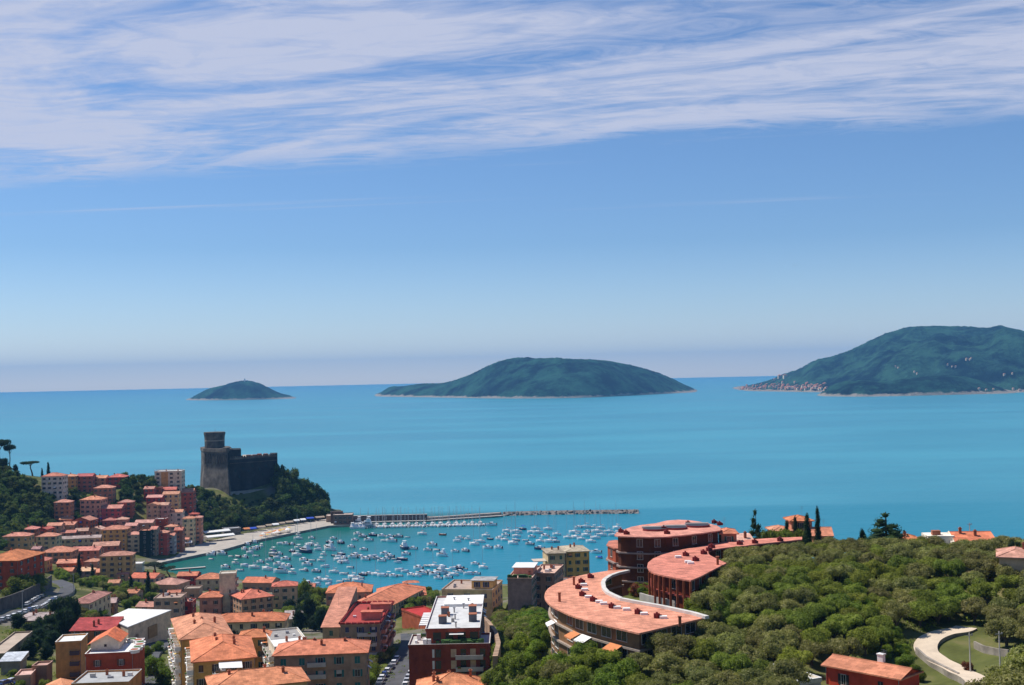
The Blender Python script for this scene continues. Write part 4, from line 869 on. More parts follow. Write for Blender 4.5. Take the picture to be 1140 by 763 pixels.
def roof_thing(root, cen, u, v, z, kind):
    q = at_z(u, v, z) - Vector((cen.x, cen.y, cen.z)); mb = MB(); x, y, z_ = q
    if kind == 'c': mb.box(x - .6, x + .5, y - .35, y + .35, z_, z_ + .85, CM); mb.box(x - .25, x + .1, y - .65, y - .35, z_, z_ + 1.2, CM); mb.box(x + .5, x + .9, y - .15, y + .3, z_, z_ + .6, CM); mb.build('chimney', root)
    elif kind == 's': mb.box(x - .7, x + .7, y - .5, y + .5, z_, z_ + .45, AWN['w'], AWN['w']); mb.build('skylight', root)
    else: mb.box(x - .25, x + .25, y - .2, y + .2, z_, z_ + 1.7, TERR); mb.box(x - .35, x + .35, y - .3, y + .3, z_ + 1.7, z_ + 1.85, TERR); mb.build('chimney', root)
for u, v in ((657,643.5),(647,649),(643.5,655.5),(648,663.5),(660,669.5),(681,677),(710,683.5),(731.5,688)): roof_thing(cres, cen, u, v, 74.3, 'c')
for u, v in ((651,657.5),(655,665.5),(667,671),(672,673),(687,677.5),(697.5,679.5),(717,684.5),(738.5,688.5),(650,652)): roof_thing(cres, cen, u, v, 74.3, 's')
for u, v in ((639,651.5),(623,670),(757,697.5)): roof_thing(cres, cen, u, v, 74.3, 'p')
# its outer balconies with awnings
for i, (u, v) in enumerate(outer[:10]):
    if i in (2, 4, 5, 8):
        q = at_z(u, v + 1.5, 74) - Vector((cen.x, cen.y, cen.z)); a = at_z(*outer[i + 1], 74) - at_z(*outer[i], 74); ang = math.atan2(a.y, a.x) + math.pi
        mb = MB(); m_ = AWN['w'] if i % 4 == 0 else AWN['o']; mb.face([(-1.7, 0.3, 0), (1.7, 0.3, 0), (1.7, -1.6, -.8), (-1.7, -1.6, -.8)], m_); mb.face([(-1.7, -1.6, -.8), (1.7, -1.6, -.8), (1.7, -1.62, -1.05), (-1.7, -1.62, -1.05)], m_); mb.build('awning', cres, (q.x - math.sin(ang) * 1.25, q.y + math.cos(ang) * 1.25, q.z - 2.9), ang)
# second arc
arc = [(723,637),(729,640),(739,642.5),(754,645.5),(769,648),(780,643.5),(795,635.5),(809,628.5),(799,624),(790,619.5),(788,615.8),(795,613),(810,611),(830,609),(850,606.5),(870,604.5),(893,602),(893,599.2),(870,600),(850,601),(830,602.5),(810,604),(791,607.5),(775,610.5),(761,613),(748,616),(736,619.5),(727,623.5),(721.5,628),(720.5,632.5)]
a2, cen, W, P2, IN = poly_bld('curved_building', arc, 77.5, 12, (0.17,0.022,0.016), SALMON, 'curved dark red building behind the crescent, its salmon roof tapering into a long wing', 'apartment building', over=.9, gap=3.6, bands=(3.2, 6.4), band_m=mat('red_band', (.34, .07, .05), .85), sh='d')
for u, v, k in ((763,619,'c'),(774,624.5,'c'),(783,617,'c'),(789,613.5,'c'),(792,610,'c'),(823,606.5,'c'),(840,605,'c'),(868,602.5,'c'),(799,629,'p'),(766,626.5,'s'),(755,621,'s'),(769,628,'s')): roof_thing(a2, cen, u, v, 77.8, k)
# columns of its garden front
mb = MB()
for t in range(9):
    i = t / 8 * 4; k = min(int(i), 3); a = at_z(*arc[k], 77.5).lerp(at_z(*arc[k + 1], 77.5), i - k) - Vector((cen.x, cen.y, cen.z)); mb.box(a.x - .22, a.x + .22, a.y + .1, a.y + .54, 0, 11.95, wallm(RED))
mb.build('colonnade', a2)
# palazzo
pal = [(684,597),(688,598.3),(700,599),(723,599.6),(742,599),(765,597),(785,594.5),(802,592),(803,589.5),(798,586.5),(790,584.5),(778,582),(767,580.5),(755,580),(742,581),(730,584),(716,585.5),(703,588),(692,592),(686,594.5)]
pz, cen, W, P2, IN = poly_bld('palazzo', pal, 80.5, 17, (0.095,0.026,0.018), (0.60,0.27,0.17), 'big dark red apartment palazzo with salmon roof and three dark roof openings', 'apartment building', over=.8, gap=3.0, bands=(3.6, 7.0, 10.4), band_m=mat('grey_band', (.30, .22, .19), .85), sh='w')  # shade on the viewer-facing front is put into the dark wall colour
for u, v in ((729,590.5),(752,589),(777,586.5)):
    q = at_z(u, v, 80.8) - Vector((cen.x, cen.y, cen.z)); mb = MB(); DK = mat('roof_opening', (.03, .03, .035), .5)
    pts = [(q.x + 3.0 * math.cos(t * math.pi / 8), q.y + 2.4 * math.sin(t * math.pi / 8)) for t in range(16)]
    mb.prism(pts, q.z, q.z + .5, CM, DK); mb.tube((q.x - 3, q.y + 2.2, q.z + .5), (q.x + 3, q.y + 2.2, q.z + .5), .3, .3, CONC, 6); mb.build('roof_light', pz)
for u, v, k in ((691,593,'c'),(697,595,'c'),(739,590,'c'),(742,594.5,'c'),(766,584.5,'c'),(795,583,'c'),(801,585,'c')): roof_thing(pz, cen, u, v, 80.8, k)
# rounded lower wing at the left end of the palazzo
wing = [(675,608),(684,612),(694,612.5),(694,604),(686,602.5),(678,603.5)]
pw, cen2, W2, P22, IN2 = poly_bld('rounded_wing', wing, 77.0, 14, (0.36,0.06,0.04), (0.50,0.17,0.11), 'rounded red end tower with roof terrace at the left of the palazzo', 'tower', over=.3, gap=3.4, bands=(3.2, 6.6), band_m=mat('grey_band', (.30, .22, .19), .85), sh='w')
bld((803,595), 820, -4, 7, 'hip', (0.40,0.20,0.13), (0.60,0.22,0.11), 'small stair tower with orange roof at the right end of the palazzo', z=79.6, sides='f', chim=0)
bld((811,604), 838, 0, 6, 'shed', (0.5,0.3,0.22), (0.62,0.34,0.24), 'low salmon roof of an annex beside the grey conifer', z=75.5, sides='', chim=2)
# beige hall with white roof
hall, cen, W, P2, IN = poly_bld('hall', [(142.5,699),(131,694),(122,688),(143,678.5),(191,680),(168,689)], 36, 11, (0.60,0.50,0.38), WHITER, 'large beige hall with bright white flat roof left of the ochre apartment houses', 'hall', over=.25, wins=False, flat=True)
a, b_ = Vector(IN[0]), Vector(IN[-1])
# doors on the long wall: pick the edge facing the viewer most on the right
q0 = at_z(142.5, 699, 36) - cen; q1 = at_z(191, 680, 36) - cen
e = (q1 - q0); e.z = 0; Lh = e.length; e.normalize(); ang = math.atan2(e.y, e.x)
for t, w_, z0_, z1_, m_ in ((.55, 6.0, 4.2, 8.4, wallm((0.33,0.21,0.11))), (.2, 1.2, 5.0, 7.5, wallm((.3, .22, .15)))):
    mb = MB(); mb.box(-w_ / 2, w_ / 2, -.12, .3, z0_, z1_, m_); q = q0 + e * Lh * t; mb.build('panel', hall, (q.x, q.y, 0), ang)
mb = MB(); mb.box(0, 1, 0, 1, 0, .01, GLASS)
# olive-hill skyline houses
vl, L, hh = bld((881,581), 904, 0, 7, 'hip', (0.50,0.20,0.16), ORANGE, 'pink villa tower with orange pyramid roof among cypresses on the ridge', z=79, sides='f', chim=0, cat='villa', name='villa', base=72, sh='d')
bld((862,592), 881, 3, 7, 'hip', (0.50,0.20,0.16), (0.60,0.24,0.14), 'lower left roof of the pink ridge villa', z=76.5, sides='', chim=0, base=70)
bld((905,597.5), 926, -8, 9, 'gx', (0.52,0.20,0.15), (0.60,0.22,0.12), 'pink lower wing with salmon roof right of the villa tower', z=75.5, sides='f', chim=0, base=70)
bld((992,601), 1003, 3, 5, 'hip', (0.5,0.2,0.1), (0.62,0.13,0.05), 'tiny vivid red roof right of the big ridge conifer', z=76, sides='', chim=0, base=70)
bld((1004,603), 1029, 2, 7, 'hip', (0.5,0.3,0.2), (0.62,0.20,0.09), 'low orange roof peeping over the olive ridge', z=75.5, sides='', chim=1, base=69)
rt, L, hh = bld((1065,603.5), 1107, -5, 9, 'gx', (0.30,0.30,0.32), (0.64,0.22,0.09), 'long white ridge house with orange roof and grey wall, right of the ridge conifer', z=76.5, sides='', chim=2, base=69)
mb = MB(); WG = wallm((0.72,0.70,0.68)); mb.box(-6.5, -.05, 1.5, 8, 0, hh + 1.3, WG); mb.box(-1.2, -.02, -.1, 9, 0, hh + .1, WG); mb.face([(-.6, -.6, hh + .1), (-.6, 9.6, hh + .1), (-.6, 4.5, hh + 2.2)], WG); mb.build('white_gable', rt)
mb = MB(); mb.box(-5, -3, 3, 4.5, hh + 1.3, hh + 2.4, TERR); mb.build('chimney', rt)
bld((1112,621), 1150, -22, 10, 'hip', (0.5,0.35,0.25), (0.62,0.30,0.20), 'salmon hip roof cut by the right edge behind the olive grove', z=79.5, sides='', chim=1, base=72)
rt, L, hh = bld((919,741.5), 1001, -47, 6.2, 'gx', (0.50,0.045,0.02), (0.62,0.22,0.12), 'bright red farmhouse with salmon gable roof at the bottom right', z=70.5, sides='f', gap=5.5, sh='d', chim=0, near=False, floors=1, wd=.8, ht=1.6, first=0.5, pitch=.3)
mb = MB(); mb.box(L * .55, L * .55 + 1.0, 3.8, 4.6, hh + 1.2, hh + 2.4, WHITE); mb.box(L * .55 - .1, L * .55 + 1.1, 3.7, 4.7, hh + 2.4, hh + 2.55, WHITE); mb.build('chimney', rt)
bld((884,764), 914, 25, 11, 'flat', (0.6,0.58,0.55), (0.76,0.75,0.73), 'low white flat roof left of the bright red farmhouse', z=68.5, sides='', chim=0)
# ------------------------------------------------------------------ castle
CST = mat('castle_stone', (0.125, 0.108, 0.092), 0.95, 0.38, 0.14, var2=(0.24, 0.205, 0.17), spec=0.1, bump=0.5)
CSD = mat('castle_stone_shaded', (0.036, 0.035, 0.037), 0.95, 0.35, 0.15, spec=0.1, bump=0.5)  # same stone, its colour darkened for the castle walls in shade
ct = empty('castle', (-242, 1000, 20.6), 0, 'medieval stone castle with tall keep on the wooded headland above the harbour', 'castle')
def W2(u, d): return ((u - 570) / F * d + (0.0), d)
def cpts(lst): return [(x + 242 + 0, y - 1000) for x, y in [W2(u, d) for u, d in lst]]
ZB = 25
def cprism(name, lst, z0, z1, m, parent=ct, flare=0, steps=1):
    pts = cpts(lst); mb = MB(); cxm = sum(p[0] for p in pts) / len(pts); cym = sum(p[1] for p in pts) / len(pts)
    if flare:
        lo = [(cxm + (p[0] - cxm) * flare, cym + (p[1] - cym) * flare) for p in pts]; n = len(pts)
        V = [(p[0], p[1], z0 - ZB) for p in lo] + [(p[0], p[1], z1 - ZB) for p in pts]
        mb.add(V, [(i, (i + 1) % n, n + (i + 1) % n, n + i) for i in range(n)] + [tuple(range(n, 2 * n))], m)
    else: mb.prism(pts, z0 - ZB, z1 - ZB, m)
    return mb.build(name, parent)
cprism('donjon_base', [(222,1040),(225,1022),(251,1000),(256,1012),(253,1050),(228,1056)], 24, 53, CST, flare=1.16)
dj = cprism('donjon', [(222,1040),(225,1022),(251,1000),(256,1012),(253,1050),(228,1056)], 53, 66.5, CST)
# machicolation strips on the lit face
mb = MB(); a = Vector(cpts([(225.2,1021.4)])[0]); b_ = Vector(cpts([(250.5,999.6)])[0])
for i in range(9):
    p = a.lerp(b_, (i + .5) / 9); mb.box(p.x - .35, p.x + .35, p.y - .7, p.y - .0, 54.5 - ZB, 63.5 - ZB, CST)
mb.build('buttress', dj)
cprism('donjon_parapet', [(221.2,1041),(224.4,1021.3),(251.4,998.8),(257,1012),(253.5,1051.5),(227.4,1057)], 64.8, 67.6, CST)
tcx, tcy = cpts([(237.3,1027)])[0]
mb = MB(); r = 8.9; NP = 14
def ring(r, z0, z1, m, r1=None):
    V = [(tcx + r * math.cos(2 * math.pi * i / NP), tcy + r * math.sin(2 * math.pi * i / NP), z0 - ZB) for i in range(NP)] + [(tcx + (r1 or r) * math.cos(2 * math.pi * i / NP), tcy + (r1 or r) * math.sin(2 * math.pi * i / NP), z1 - ZB) for i in range(NP)]
    mb.add(V, [(i, (i + 1) % NP, NP + (i + 1) % NP, NP + i) for i in range(NP)] + [tuple(range(NP, 2 * NP)), tuple(range(NP - 1, -1, -1))], m)
ring(8.6, 60, 73.5, CST); ring(8.75, 73.5, 74.6, mat('castle_string_course', (.3, .25, .2), .9)); ring(8.6, 74.6, 79, CST, 9.0); ring(9.3, 79, 81.3, CST)
mb.tube((tcx + .5, tcy, 81.3 - ZB), (tcx + .5, tcy, 84.5 - ZB), .15, .1, METAL, 5); mb.build('keep', ct)
cprism('corner_turret', [(245.8,1002),(250,998.6),(254,1002),(252,1008),(247,1008)], 66, 69, CST)
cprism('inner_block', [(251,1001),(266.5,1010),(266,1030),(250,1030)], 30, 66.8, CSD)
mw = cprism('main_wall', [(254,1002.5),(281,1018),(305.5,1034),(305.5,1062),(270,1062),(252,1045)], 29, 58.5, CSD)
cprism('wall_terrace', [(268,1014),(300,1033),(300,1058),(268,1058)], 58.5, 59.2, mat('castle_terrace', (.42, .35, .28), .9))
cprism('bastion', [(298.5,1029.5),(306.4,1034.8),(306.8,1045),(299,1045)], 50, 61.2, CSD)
mb = MB()
for u, d in ((272,1016),(279,1019),(284,1030),(291,1030)):
    x, y = cpts([(u, d)])[0]; mb.box(x, x + 3.5, y, y + 3.5, 59 - ZB, 61.5 - ZB, TERR)
mb.build('roof_hut', ct)
# parapet rim of main wall and string course
mb = MB(); pts = [Vector(p) for p in cpts([(254,1001.8),(281,1017.2),(306,1033.6)])]
for i in range(2):
    a, b_ = pts[i], pts[i + 1]; e = (b_ - a).normalized(); nn = Vector((-e.y, e.x)); mb.prism([a, b_, b_ + nn, a + nn], 58.5 - ZB, 60 - ZB, CST); mb.prism([a - nn * .25, b_ - nn * .25, b_ - nn * .02, a - nn * .02], 55.2 - ZB, 55.7 - ZB, CST)
mb.build('parapet', mw)
mb = MB()
for i in range(2):
    a, b_ = pts[i], pts[i + 1]; e = (b_ - a); n_ = int(e.length / 2.2); e.normalize(); nn = Vector((-e.y, e.x))
    for k in range(n_): q = a + e * (k * 2.2 + .3); mb.prism([q, q + e * 1.2, q + e * 1.2 + nn * .8, q + nn * .8], 60 - ZB, 61.2 - ZB, CST)
mb.build('battlements', mw)
mb = MB()
for t, zz in ((.2, 48), (.5, 50), (.75, 47), (.9, 51), (.35, 43)):
    for i in range(2):
        a, b_ = pts[i], pts[i + 1]; e = (b_ - a).normalized(); nn = Vector((-e.y, e.x)); q = a.lerp(b_, t); mb.prism([q - nn * -.05, q + e * 1.0 - nn * -.05, q + e * 1.0 + nn * .85, q + nn * .85], zz - ZB, zz + 2 - ZB, GLASS)
mb.build('loophole', mw)
# arcade at the foot: arches between pale piers
ARC = mat('arcade_stone', (0.27, 0.25, 0.23), .9, .15, .2)
arc0, arc1 = Vector(cpts([(254,997.5)])[0]), Vector(cpts([(293,1020)])[0]); mb = MB(); e = (arc1 - arc0); Lw = e.length; e.normalize(); nn = Vector((-e.y, e.x)); na = 5; wa = Lw / na
for i in range(na):
    z0, z1 = 22 - ZB, 32 - ZB
    if i == 2: # solid bay
        a = arc0 + e * wa * i; b_ = a + e * wa; mb.prism([a, b_, b_ + nn * 2.5, a + nn * 2.5], z0, z1, ARC); continue
    a = arc0 + e * wa * i; pw_ = wa * .17
    for s in (0, wa - pw_): q = a + e * s; mb.prism([q, q + e * pw_, q + e * pw_ + nn * 2.5, q + nn * 2.5], z0, z1 - 1.6, ARC)
    # arch ring by wedge blocks
    rr = (wa - 2 * pw_) / 2; c0 = a + e * (wa / 2); zc = z1 - 1.6 - rr
    for k in range(8):
        t0, t1 = math.pi * k / 8, math.pi * (k + 1) / 8
        V = []
        for off in (0, 2.5):
            for (rad, t) in ((rr, t0), (rr, t1)): V.append((*(c0 - e * rad * math.cos(t) + nn * off), zc + rad * math.sin(t)))
            for t in (t1, t0): V.append((*(c0 - e * rr * math.cos(t) + nn * off), z1 - 1.6))
        mb.add(V, [(0, 1, 2, 3), (7, 6, 5, 4), (0, 4, 5, 1)], ARC)
    q = a; mb.prism([q, q + e * wa, q + e * wa + nn * 2.5, q + nn * 2.5], z1 - 1.6, z1, ARC)
mb.build('arcade', ct)
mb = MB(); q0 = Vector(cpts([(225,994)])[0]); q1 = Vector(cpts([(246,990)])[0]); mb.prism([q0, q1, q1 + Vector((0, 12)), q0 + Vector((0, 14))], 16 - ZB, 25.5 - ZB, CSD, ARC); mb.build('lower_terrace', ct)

# ------------------------------------------------------------------ trees
import bmesh
def leafm(key, c, c2, ov=0.25):
    m = mat(key, c, 0.75, 0.3, 0.9, var2=c2, spec=0.2, objvar=ov); t = m.node_tree; b = t.nodes['Principled BSDF']
    tr = t.nodes.new('ShaderNodeBsdfTranslucent'); ms = t.nodes.new('ShaderNodeMixShader'); ms.inputs[0].default_value = 0.38; out_ = t.nodes['Material Output']
    gm = t.nodes.new('ShaderNodeMixRGB'); gm.blend_type = 'MULTIPLY'; gm.inputs[0].default_value = 1; t.links.new(b.inputs['Base Color'].links[0].from_socket, gm.inputs[1]); gm.inputs[2].default_value = (1.5, 1.6, .9, 1)
    t.links.new(gm.outputs[0], tr.inputs[0]); t.links.new(b.outputs[0], ms.inputs[1]); t.links.new(tr.outputs[0], ms.inputs[2]); t.links.new(ms.outputs[0], out_.inputs[0]); return m
LF = {'olive': leafm('olive_leaves', (0.200, 0.200, 0.060), (0.42, 0.39, 0.18)), 'green': leafm('green_olive_leaves', (0.170, 0.205, 0.030), (0.35, 0.38, 0.085)), 'bush': leafm('broad_leaves', (0.130, 0.170, 0.020), (0.27, 0.33, 0.06)), 'bright': leafm('bright_leaves', (0.14, 0.20, 0.02), (0.28, 0.34, 0.05)),
      'dark': leafm('dark_leaves', (0.016, 0.036, 0.014), (0.045, 0.075, 0.022)), 'pine': leafm('pine_needles', (0.032, 0.062, 0.018), (0.075, 0.115, 0.03)), 'far': leafm('headland_leaves', (0.055, 0.090, 0.020), (0.16, 0.20, 0.045), .4), 'red': leafm('reddish_leaves', (0.16, 0.055, 0.025), (0.25, 0.10, 0.04))}
BARK = mat('bark', (0.10, 0.08, 0.06), .95, .25, 2)
def leaf_cloud(blobs, n, size, m, rng, flat=0.0, core=True):
    """small leaf-spray faces spread through a set of lumps (centre, radii)"""
    mb = MB(); mi = mb.mi(m); V = mb.v; tot = sum(b[1][0] * b[1][1] + b[1][0] * b[1][2] for b in blobs)
    for (c, rad) in blobs:
        k = max(4, int(n * (rad[0] * rad[1] + rad[0] * rad[2]) / tot))
        for _ in range(k):
            t = rng.uniform(0, 2 * math.pi); zz = rng.uniform(-.75, 1); q = math.sqrt(max(0, 1 - zz * zz)); d = Vector((q * math.cos(t), q * math.sin(t), zz))
            f = rng.uniform(.70, 1.14); p = Vector((c[0] + d.x * rad[0] * f, c[1] + d.y * rad[1] * f, c[2] + d.z * rad[2] * f))
            nr = (d + Vector((rng.gauss(0, .55), rng.gauss(0, .55), rng.gauss(0, .55)))).normalized()
            a = nr.orthogonal().normalized(); b_ = nr.cross(a); an = rng.uniform(0, 3.14); a, b_ = a * math.cos(an) + b_ * math.sin(an), b_ * math.cos(an) - a * math.sin(an)
            s = size * rng.uniform(.6, 1.3); s2 = s * rng.uniform(.45, .8); i = len(V)
            V += [tuple(p - a * s), tuple(p - b_ * s2 + nr * s * .15), tuple(p + a * s), tuple(p + b_ * s2 + nr * s * .15)]
            mb.f.append((i, i + 1, i + 2, i + 3)); mb.m.append(mi)
        if core:
            bm = bmesh.new(); bmesh.ops.create_icosphere(bm, subdivisions=2, radius=1)
            VV = [(c[0] + v.co.x * rad[0] * .68 * rng.uniform(.85, 1.1), c[1] + v.co.y * rad[1] * .68 * rng.uniform(.85, 1.1), c[2] + v.co.z * rad[2] * .68 * rng.uniform(.85, 1.1)) for v in bm.verts]
            Fs = [tuple(v.index for v in f.verts) for f in bm.faces]; bm.free(); mb.add(VV, Fs, m)
    return mb
def crown_blobs(rng, R_, Hh, nb, z0):
    B_ = []
    for i in range(nb):
        t = rng.uniform(0, 6.28); rr = R_ * math.sqrt(rng.random()) * .68; zz = z0 + Hh * (.35 + .45 * rng.random() * (1 - (rr / R_) ** 2 * .6)); r = R_ * rng.uniform(.30, .50)
        B_.append(((rr * math.cos(t), rr * math.sin(t), zz), (r, r, r * rng.uniform(.65, .9))))
    return B_
def tree_proto(kind, rng, name, label, cat):
    root = put(name, None, None, (0, 0, -500)); tag(root, label, cat)
    tr = MB()
    if kind in ('olive', 'green'):
        B_ = crown_blobs(rng, 3.3, 3.6, 20, 1.2); me = leaf_cloud([(c, tuple(r * .82 for r in q)) for c, q in B_], 5600, .15, LF[kind], rng)
        tr.path([(0, 0, -1), (.1, .1, .8), (.3, -.1, 1.8)], [.38, .26, .18], BARK)
        for k in range(3): t = k * 2.1; tr.path([(.1, .1, .9), (.9 * math.cos(t), .9 * math.sin(t), 2.1), (1.5 * math.cos(t), 1.5 * math.sin(t), 3)], [.16, .11, .05], BARK, 5)
    elif kind in ('bush', 'bright', 'red'):
        B_ = crown_blobs(rng, 3.0, 5.0, 12, .3); B_ += [((rng.uniform(-1.6, 1.6), rng.uniform(-1.6, 1.6), 1.2), (1.5, 1.5, 1.2)) for _ in range(4)]; me = leaf_cloud(B_, 3200, .2, LF[kind], rng)
        tr.path([(0, 0, -1), (0, 0, 1.5), (.2, .1, 3)], [.3, .2, .12], BARK)
    elif kind == 'dark':
        B_ = crown_blobs(rng, 3.2, 7.0, 14, .5) + [((rng.uniform(-1.4, 1.4), rng.uniform(-1.4, 1.4), rng.uniform(1.5, 3)), (1.7, 1.7, 1.6)) for _ in range(5)]; me = leaf_cloud(B_, 3000, .22, LF['dark'], rng)
        tr.path([(0, 0, -1), (0, 0, 2), (.2, .1, 5)], [.35, .25, .12], BARK)
    elif kind == 'far':
        B_ = crown_blobs(rng, 4.4, 8.5, 12, -.5) + [((rng.uniform(-2, 2), rng.uniform(-2, 2), 2), (2.4, 2.4, 2.2)) for _ in range(4)]; me = leaf_cloud(B_, 1500, .42, LF['far'], rng)
        tr.path([(0, 0, -2), (0, 0, 3), (.2, .1, 6)], [.4, .3, .15], BARK)
    elif kind == 'cypress':
        B_ = [((rng.uniform(-.15, .15), rng.uniform(-.15, .15), .8 + i * .85), (1.05 * math.sin(min(1, .35 + i / 5) * 1.5) * (1 - i / 11.5) ** .6 + .12,) * 2 + (.95,)) for i in range(11)]; me = leaf_cloud(B_, 1800, .16, LF['dark'], rng); tr.path([(0, 0, -1), (0, 0, 1.2)], [.2, .18], BARK)
    elif kind == 'conifer':
        B_ = []
        for i in range(8):
            zz = 1.2 + i * 1.15; rr = 3.6 * (1 - i / 8.6)
            for k in range(max(1, 7 - i)):
                t = k * 6.28 / max(1, 7 - i) + i; B_.append(((rr * .62 * math.cos(t), rr * .62 * math.sin(t), zz + rng.uniform(-.2, .2)), (rr * .5 + .3, rr * .5 + .3, .75)))
        me = leaf_cloud(B_, 3600, .17, LF['pine'], rng); tr.path([(0, 0, -1), (0, 0, 10)], [.3, .06], BARK)
    elif kind == 'umbrella':
        B_ = []
        for i in range(12): t = rng.uniform(0, 6.28); rr = rng.uniform(.3, 3.2); B_.append(((rr * math.cos(t) * 1.1, rr * math.sin(t), 11.4 + rng.uniform(-.4, .7) - rr * .12), (1.6, 1.6, 1.0)))
        me = leaf_cloud(B_, 1800, .3, LF['dark'], rng); tr.path([(-1.5, 0, -1), (-.9, .1, 3), (.1, .2, 6.5), (0, 0, 11)], [.4, .33, .26, .2], BARK)
        for k in range(4): t = k * 1.6; tr.path([(.05, .1, 8.5), (1.6 * math.cos(t), 1.6 * math.sin(t), 11)], [.15, .07], BARK, 5)
    me.build('crown', root); tr.build('trunk', root)
    return root
rng = random.Random(5)
PROTO = {}; NVAR = {'olive': 5, 'green': 4, 'bush': 4, 'bright': 2, 'red': 1, 'dark': 3, 'far': 4, 'cypress': 2, 'conifer': 2, 'umbrella': 2}
NAME = {'olive': 'olive_tree', 'green': 'olive_tree', 'bush': 'leafy_tree', 'bright': 'bright_shrub', 'red': 'flowering_shrub', 'dark': 'dark_evergreen_tree', 'far': 'wooded_slope_tree', 'cypress': 'cypress_tree', 'conifer': 'conifer_tree', 'umbrella': 'umbrella_pine'}
CATT = {'olive': 'tree', 'green': 'tree', 'bush': 'tree', 'bright': 'shrub', 'red': 'shrub', 'dark': 'tree', 'far': 'tree', 'cypress': 'tree', 'conifer': 'tree', 'umbrella': 'tree'}
for k, nv in NVAR.items(): PROTO[k] = [tree_proto(k, rng, NAME[k], 'x', CATT[k]) for _ in range(nv)]
PLACED = []
def in_foot(x, y, mrg=0.0):
    for C, _ in FOOT:
        if abs(C[0][0] - x) > 90 or abs(C[0][1] - y) > 90: continue
        c = False; n = len(C); j = n - 1
        for i in range(n):
            xi, yi = C[i][0], C[i][1]; xj, yj = C[j][0], C[j][1]
            if (yi > y) != (yj > y) and x < (xj - xi) * (y - yi) / (yj - yi) + xi: c = not c
            if mrg:
                e = Vector((xj - xi, yj - yi)); t = max(0, min(1, ((x - xi) * e.x + (y - yi) * e.y) / max(e.length_squared, .01)))
                if (xi + e.x * t - x) ** 2 + (yi + e.y * t - y) ** 2 < mrg * mrg: return True
            j = i
        if c: return True
    return False
def near_path(x, y, S, r): return any((p.x - x) ** 2 + (p.y - y) ** 2 < r * r for p in S)
def plant(kind, x, y, s, label, group=None, sz=None, z=None):
    o = copy_tree(rng.choice(PROTO[kind])); o.location = (x, y, (th(x, y) if z is None else z) - .15); o.rotation_euler = (0, 0, rng.uniform(0, 6.28))
    o.scale = (s * rng.uniform(.9, 1.1), s * rng.uniform(.9, 1.1), (sz or s) * rng.uniform(.9, 1.1)); o['label'] = label
    if group: o['group'] = group
    return o
def scatter(kinds, poly, count, mind, smin, smax, label, group, mrg=1.5, tries=30):
    xs_ = [p[0] for p in poly]; ys_ = [p[1] for p in poly]; px = np.array(xs_, float); py = np.array(ys_, float); k = 0
    for _ in range(count * tries):
        if k >= count: break
        u, v = rng.uniform(min(xs_), max(xs_)), rng.uniform(min(ys_), max(ys_))
        if not inside(np.array([u]), np.array([v]), px, py)[0]: continue
        g = ground(u, v)
        if g is None or g.z < 1.0: continue
        if any((g.x - a) ** 2 + (g.y - b_) ** 2 < mind * mind for a, b_ in PLACED): continue
        if in_foot(g.x, g.y, mrg): continue
        if near_path(g.x, g.y, track, 4.6) or near_path(g.x, g.y, street, 7) or near_path(g.x, g.y, leftroad, 6) or near_path(g.x, g.y, sidest, 6): continue
        PLACED.append((g.x, g.y)); kd = rng.choice(kinds); plant(kd, g.x, g.y, rng.uniform(smin, smax), {'olive': 'round grey-green olive tree ', 'green': 'fresh green olive tree ', 'bush': 'mid-green leafy tree ', 'bright': 'bright yellow-green shrub ', 'red': 'reddish flowering shrub ', 'dark': 'dark evergreen tree ', 'far': 'dense green tree ', 'cypress': 'slim dark cypress ', 'conifer': 'dark conifer ', 'umbrella': 'umbrella pine '}[kd] + label, CATT[kd] + 's ' + group if False else (kd if kd != 'far' else 'woodland') + ' plants ' + group); k += 1
    print('scatter', group, k)
# single trees first
def one(kind, u, v, s, label, sz=None, d=None, z=None):
    if d is not None: p = at_d(u, v, d); p.z = th(p.x, p.y) if z is None else p.z
    else: p = ground(u, v)
    PLACED.append((p.x, p.y)); return plant(kind, p.x, p.y, s, label, sz=sz, z=p.z)
one('cypress', 911, 606, 1.0, 'tallest slim cypress right of the pink villa tower', sz=1.45, d=300)
one('cypress', 899, 604, 1.2, 'thick dark cypress directly in front of the villa tower', sz=1.3, d=305)
one('cypress', 876, 601, 1.1, 'short cypress left of the villa tower', sz=1.05, d=318)
one('cypress', 886, 600, .9, 'half-hidden cypress beneath the villa tower roof', sz=1.2, d=310)
one('conifer', 987, 607, 2.1, 'big dark spreading conifer on the ridge skyline', sz=1.22, d=292)
one('conifer', 842, 606, .95, 'grey-green upright conifer at the end of the curved roof', sz=1.55, d=330)
one('dark', 960, 606, .4, 'tiny dark treetop poking above the ridge left of the big conifer', sz=1.1, d=300)
for u, v, s in ((866,607,1.0),(880,607,1.15),(893,608,.95),(857,609,.8)): one('bush', u, v, s, 'clipped dark green tree mass below the villa, left of the cypresses', sz=1.9, d=308)['group'] = 'tree mass below the ridge villa'
one('bush', 922, 606, .5, 'small green tree right of the villa wing', sz=1.6, d=320)
for u, v in ((1118,640),(1130,636),(1142,640),(1124,652)): one('olive', u, v, 1.15, 'olive tree hiding the wall of the house at the right edge')['group'] = 'olives before the right edge house'
one('dark', 1129, 612, .5, 'small dark tree above the roof at the right edge', sz=.9, d=262)
one('cypress', 47, 545, 1.1, 'small cypress sticking up behind the white hilltop villa', sz=.9, d=965)
one('cypress', 54, 545, 1.7, 'stubby dark cypress above the roof of the white hilltop villa', sz=1.45, d=965)
one('umbrella', 11, 542, 1.5, 'umbrella pine with a bent bare trunk against the sea at the left edge', sz=1.6, d=900)
one('umbrella', 0, 545, 2.1, 'large dark umbrella pine cut by the left edge', sz=1.95, d=890)
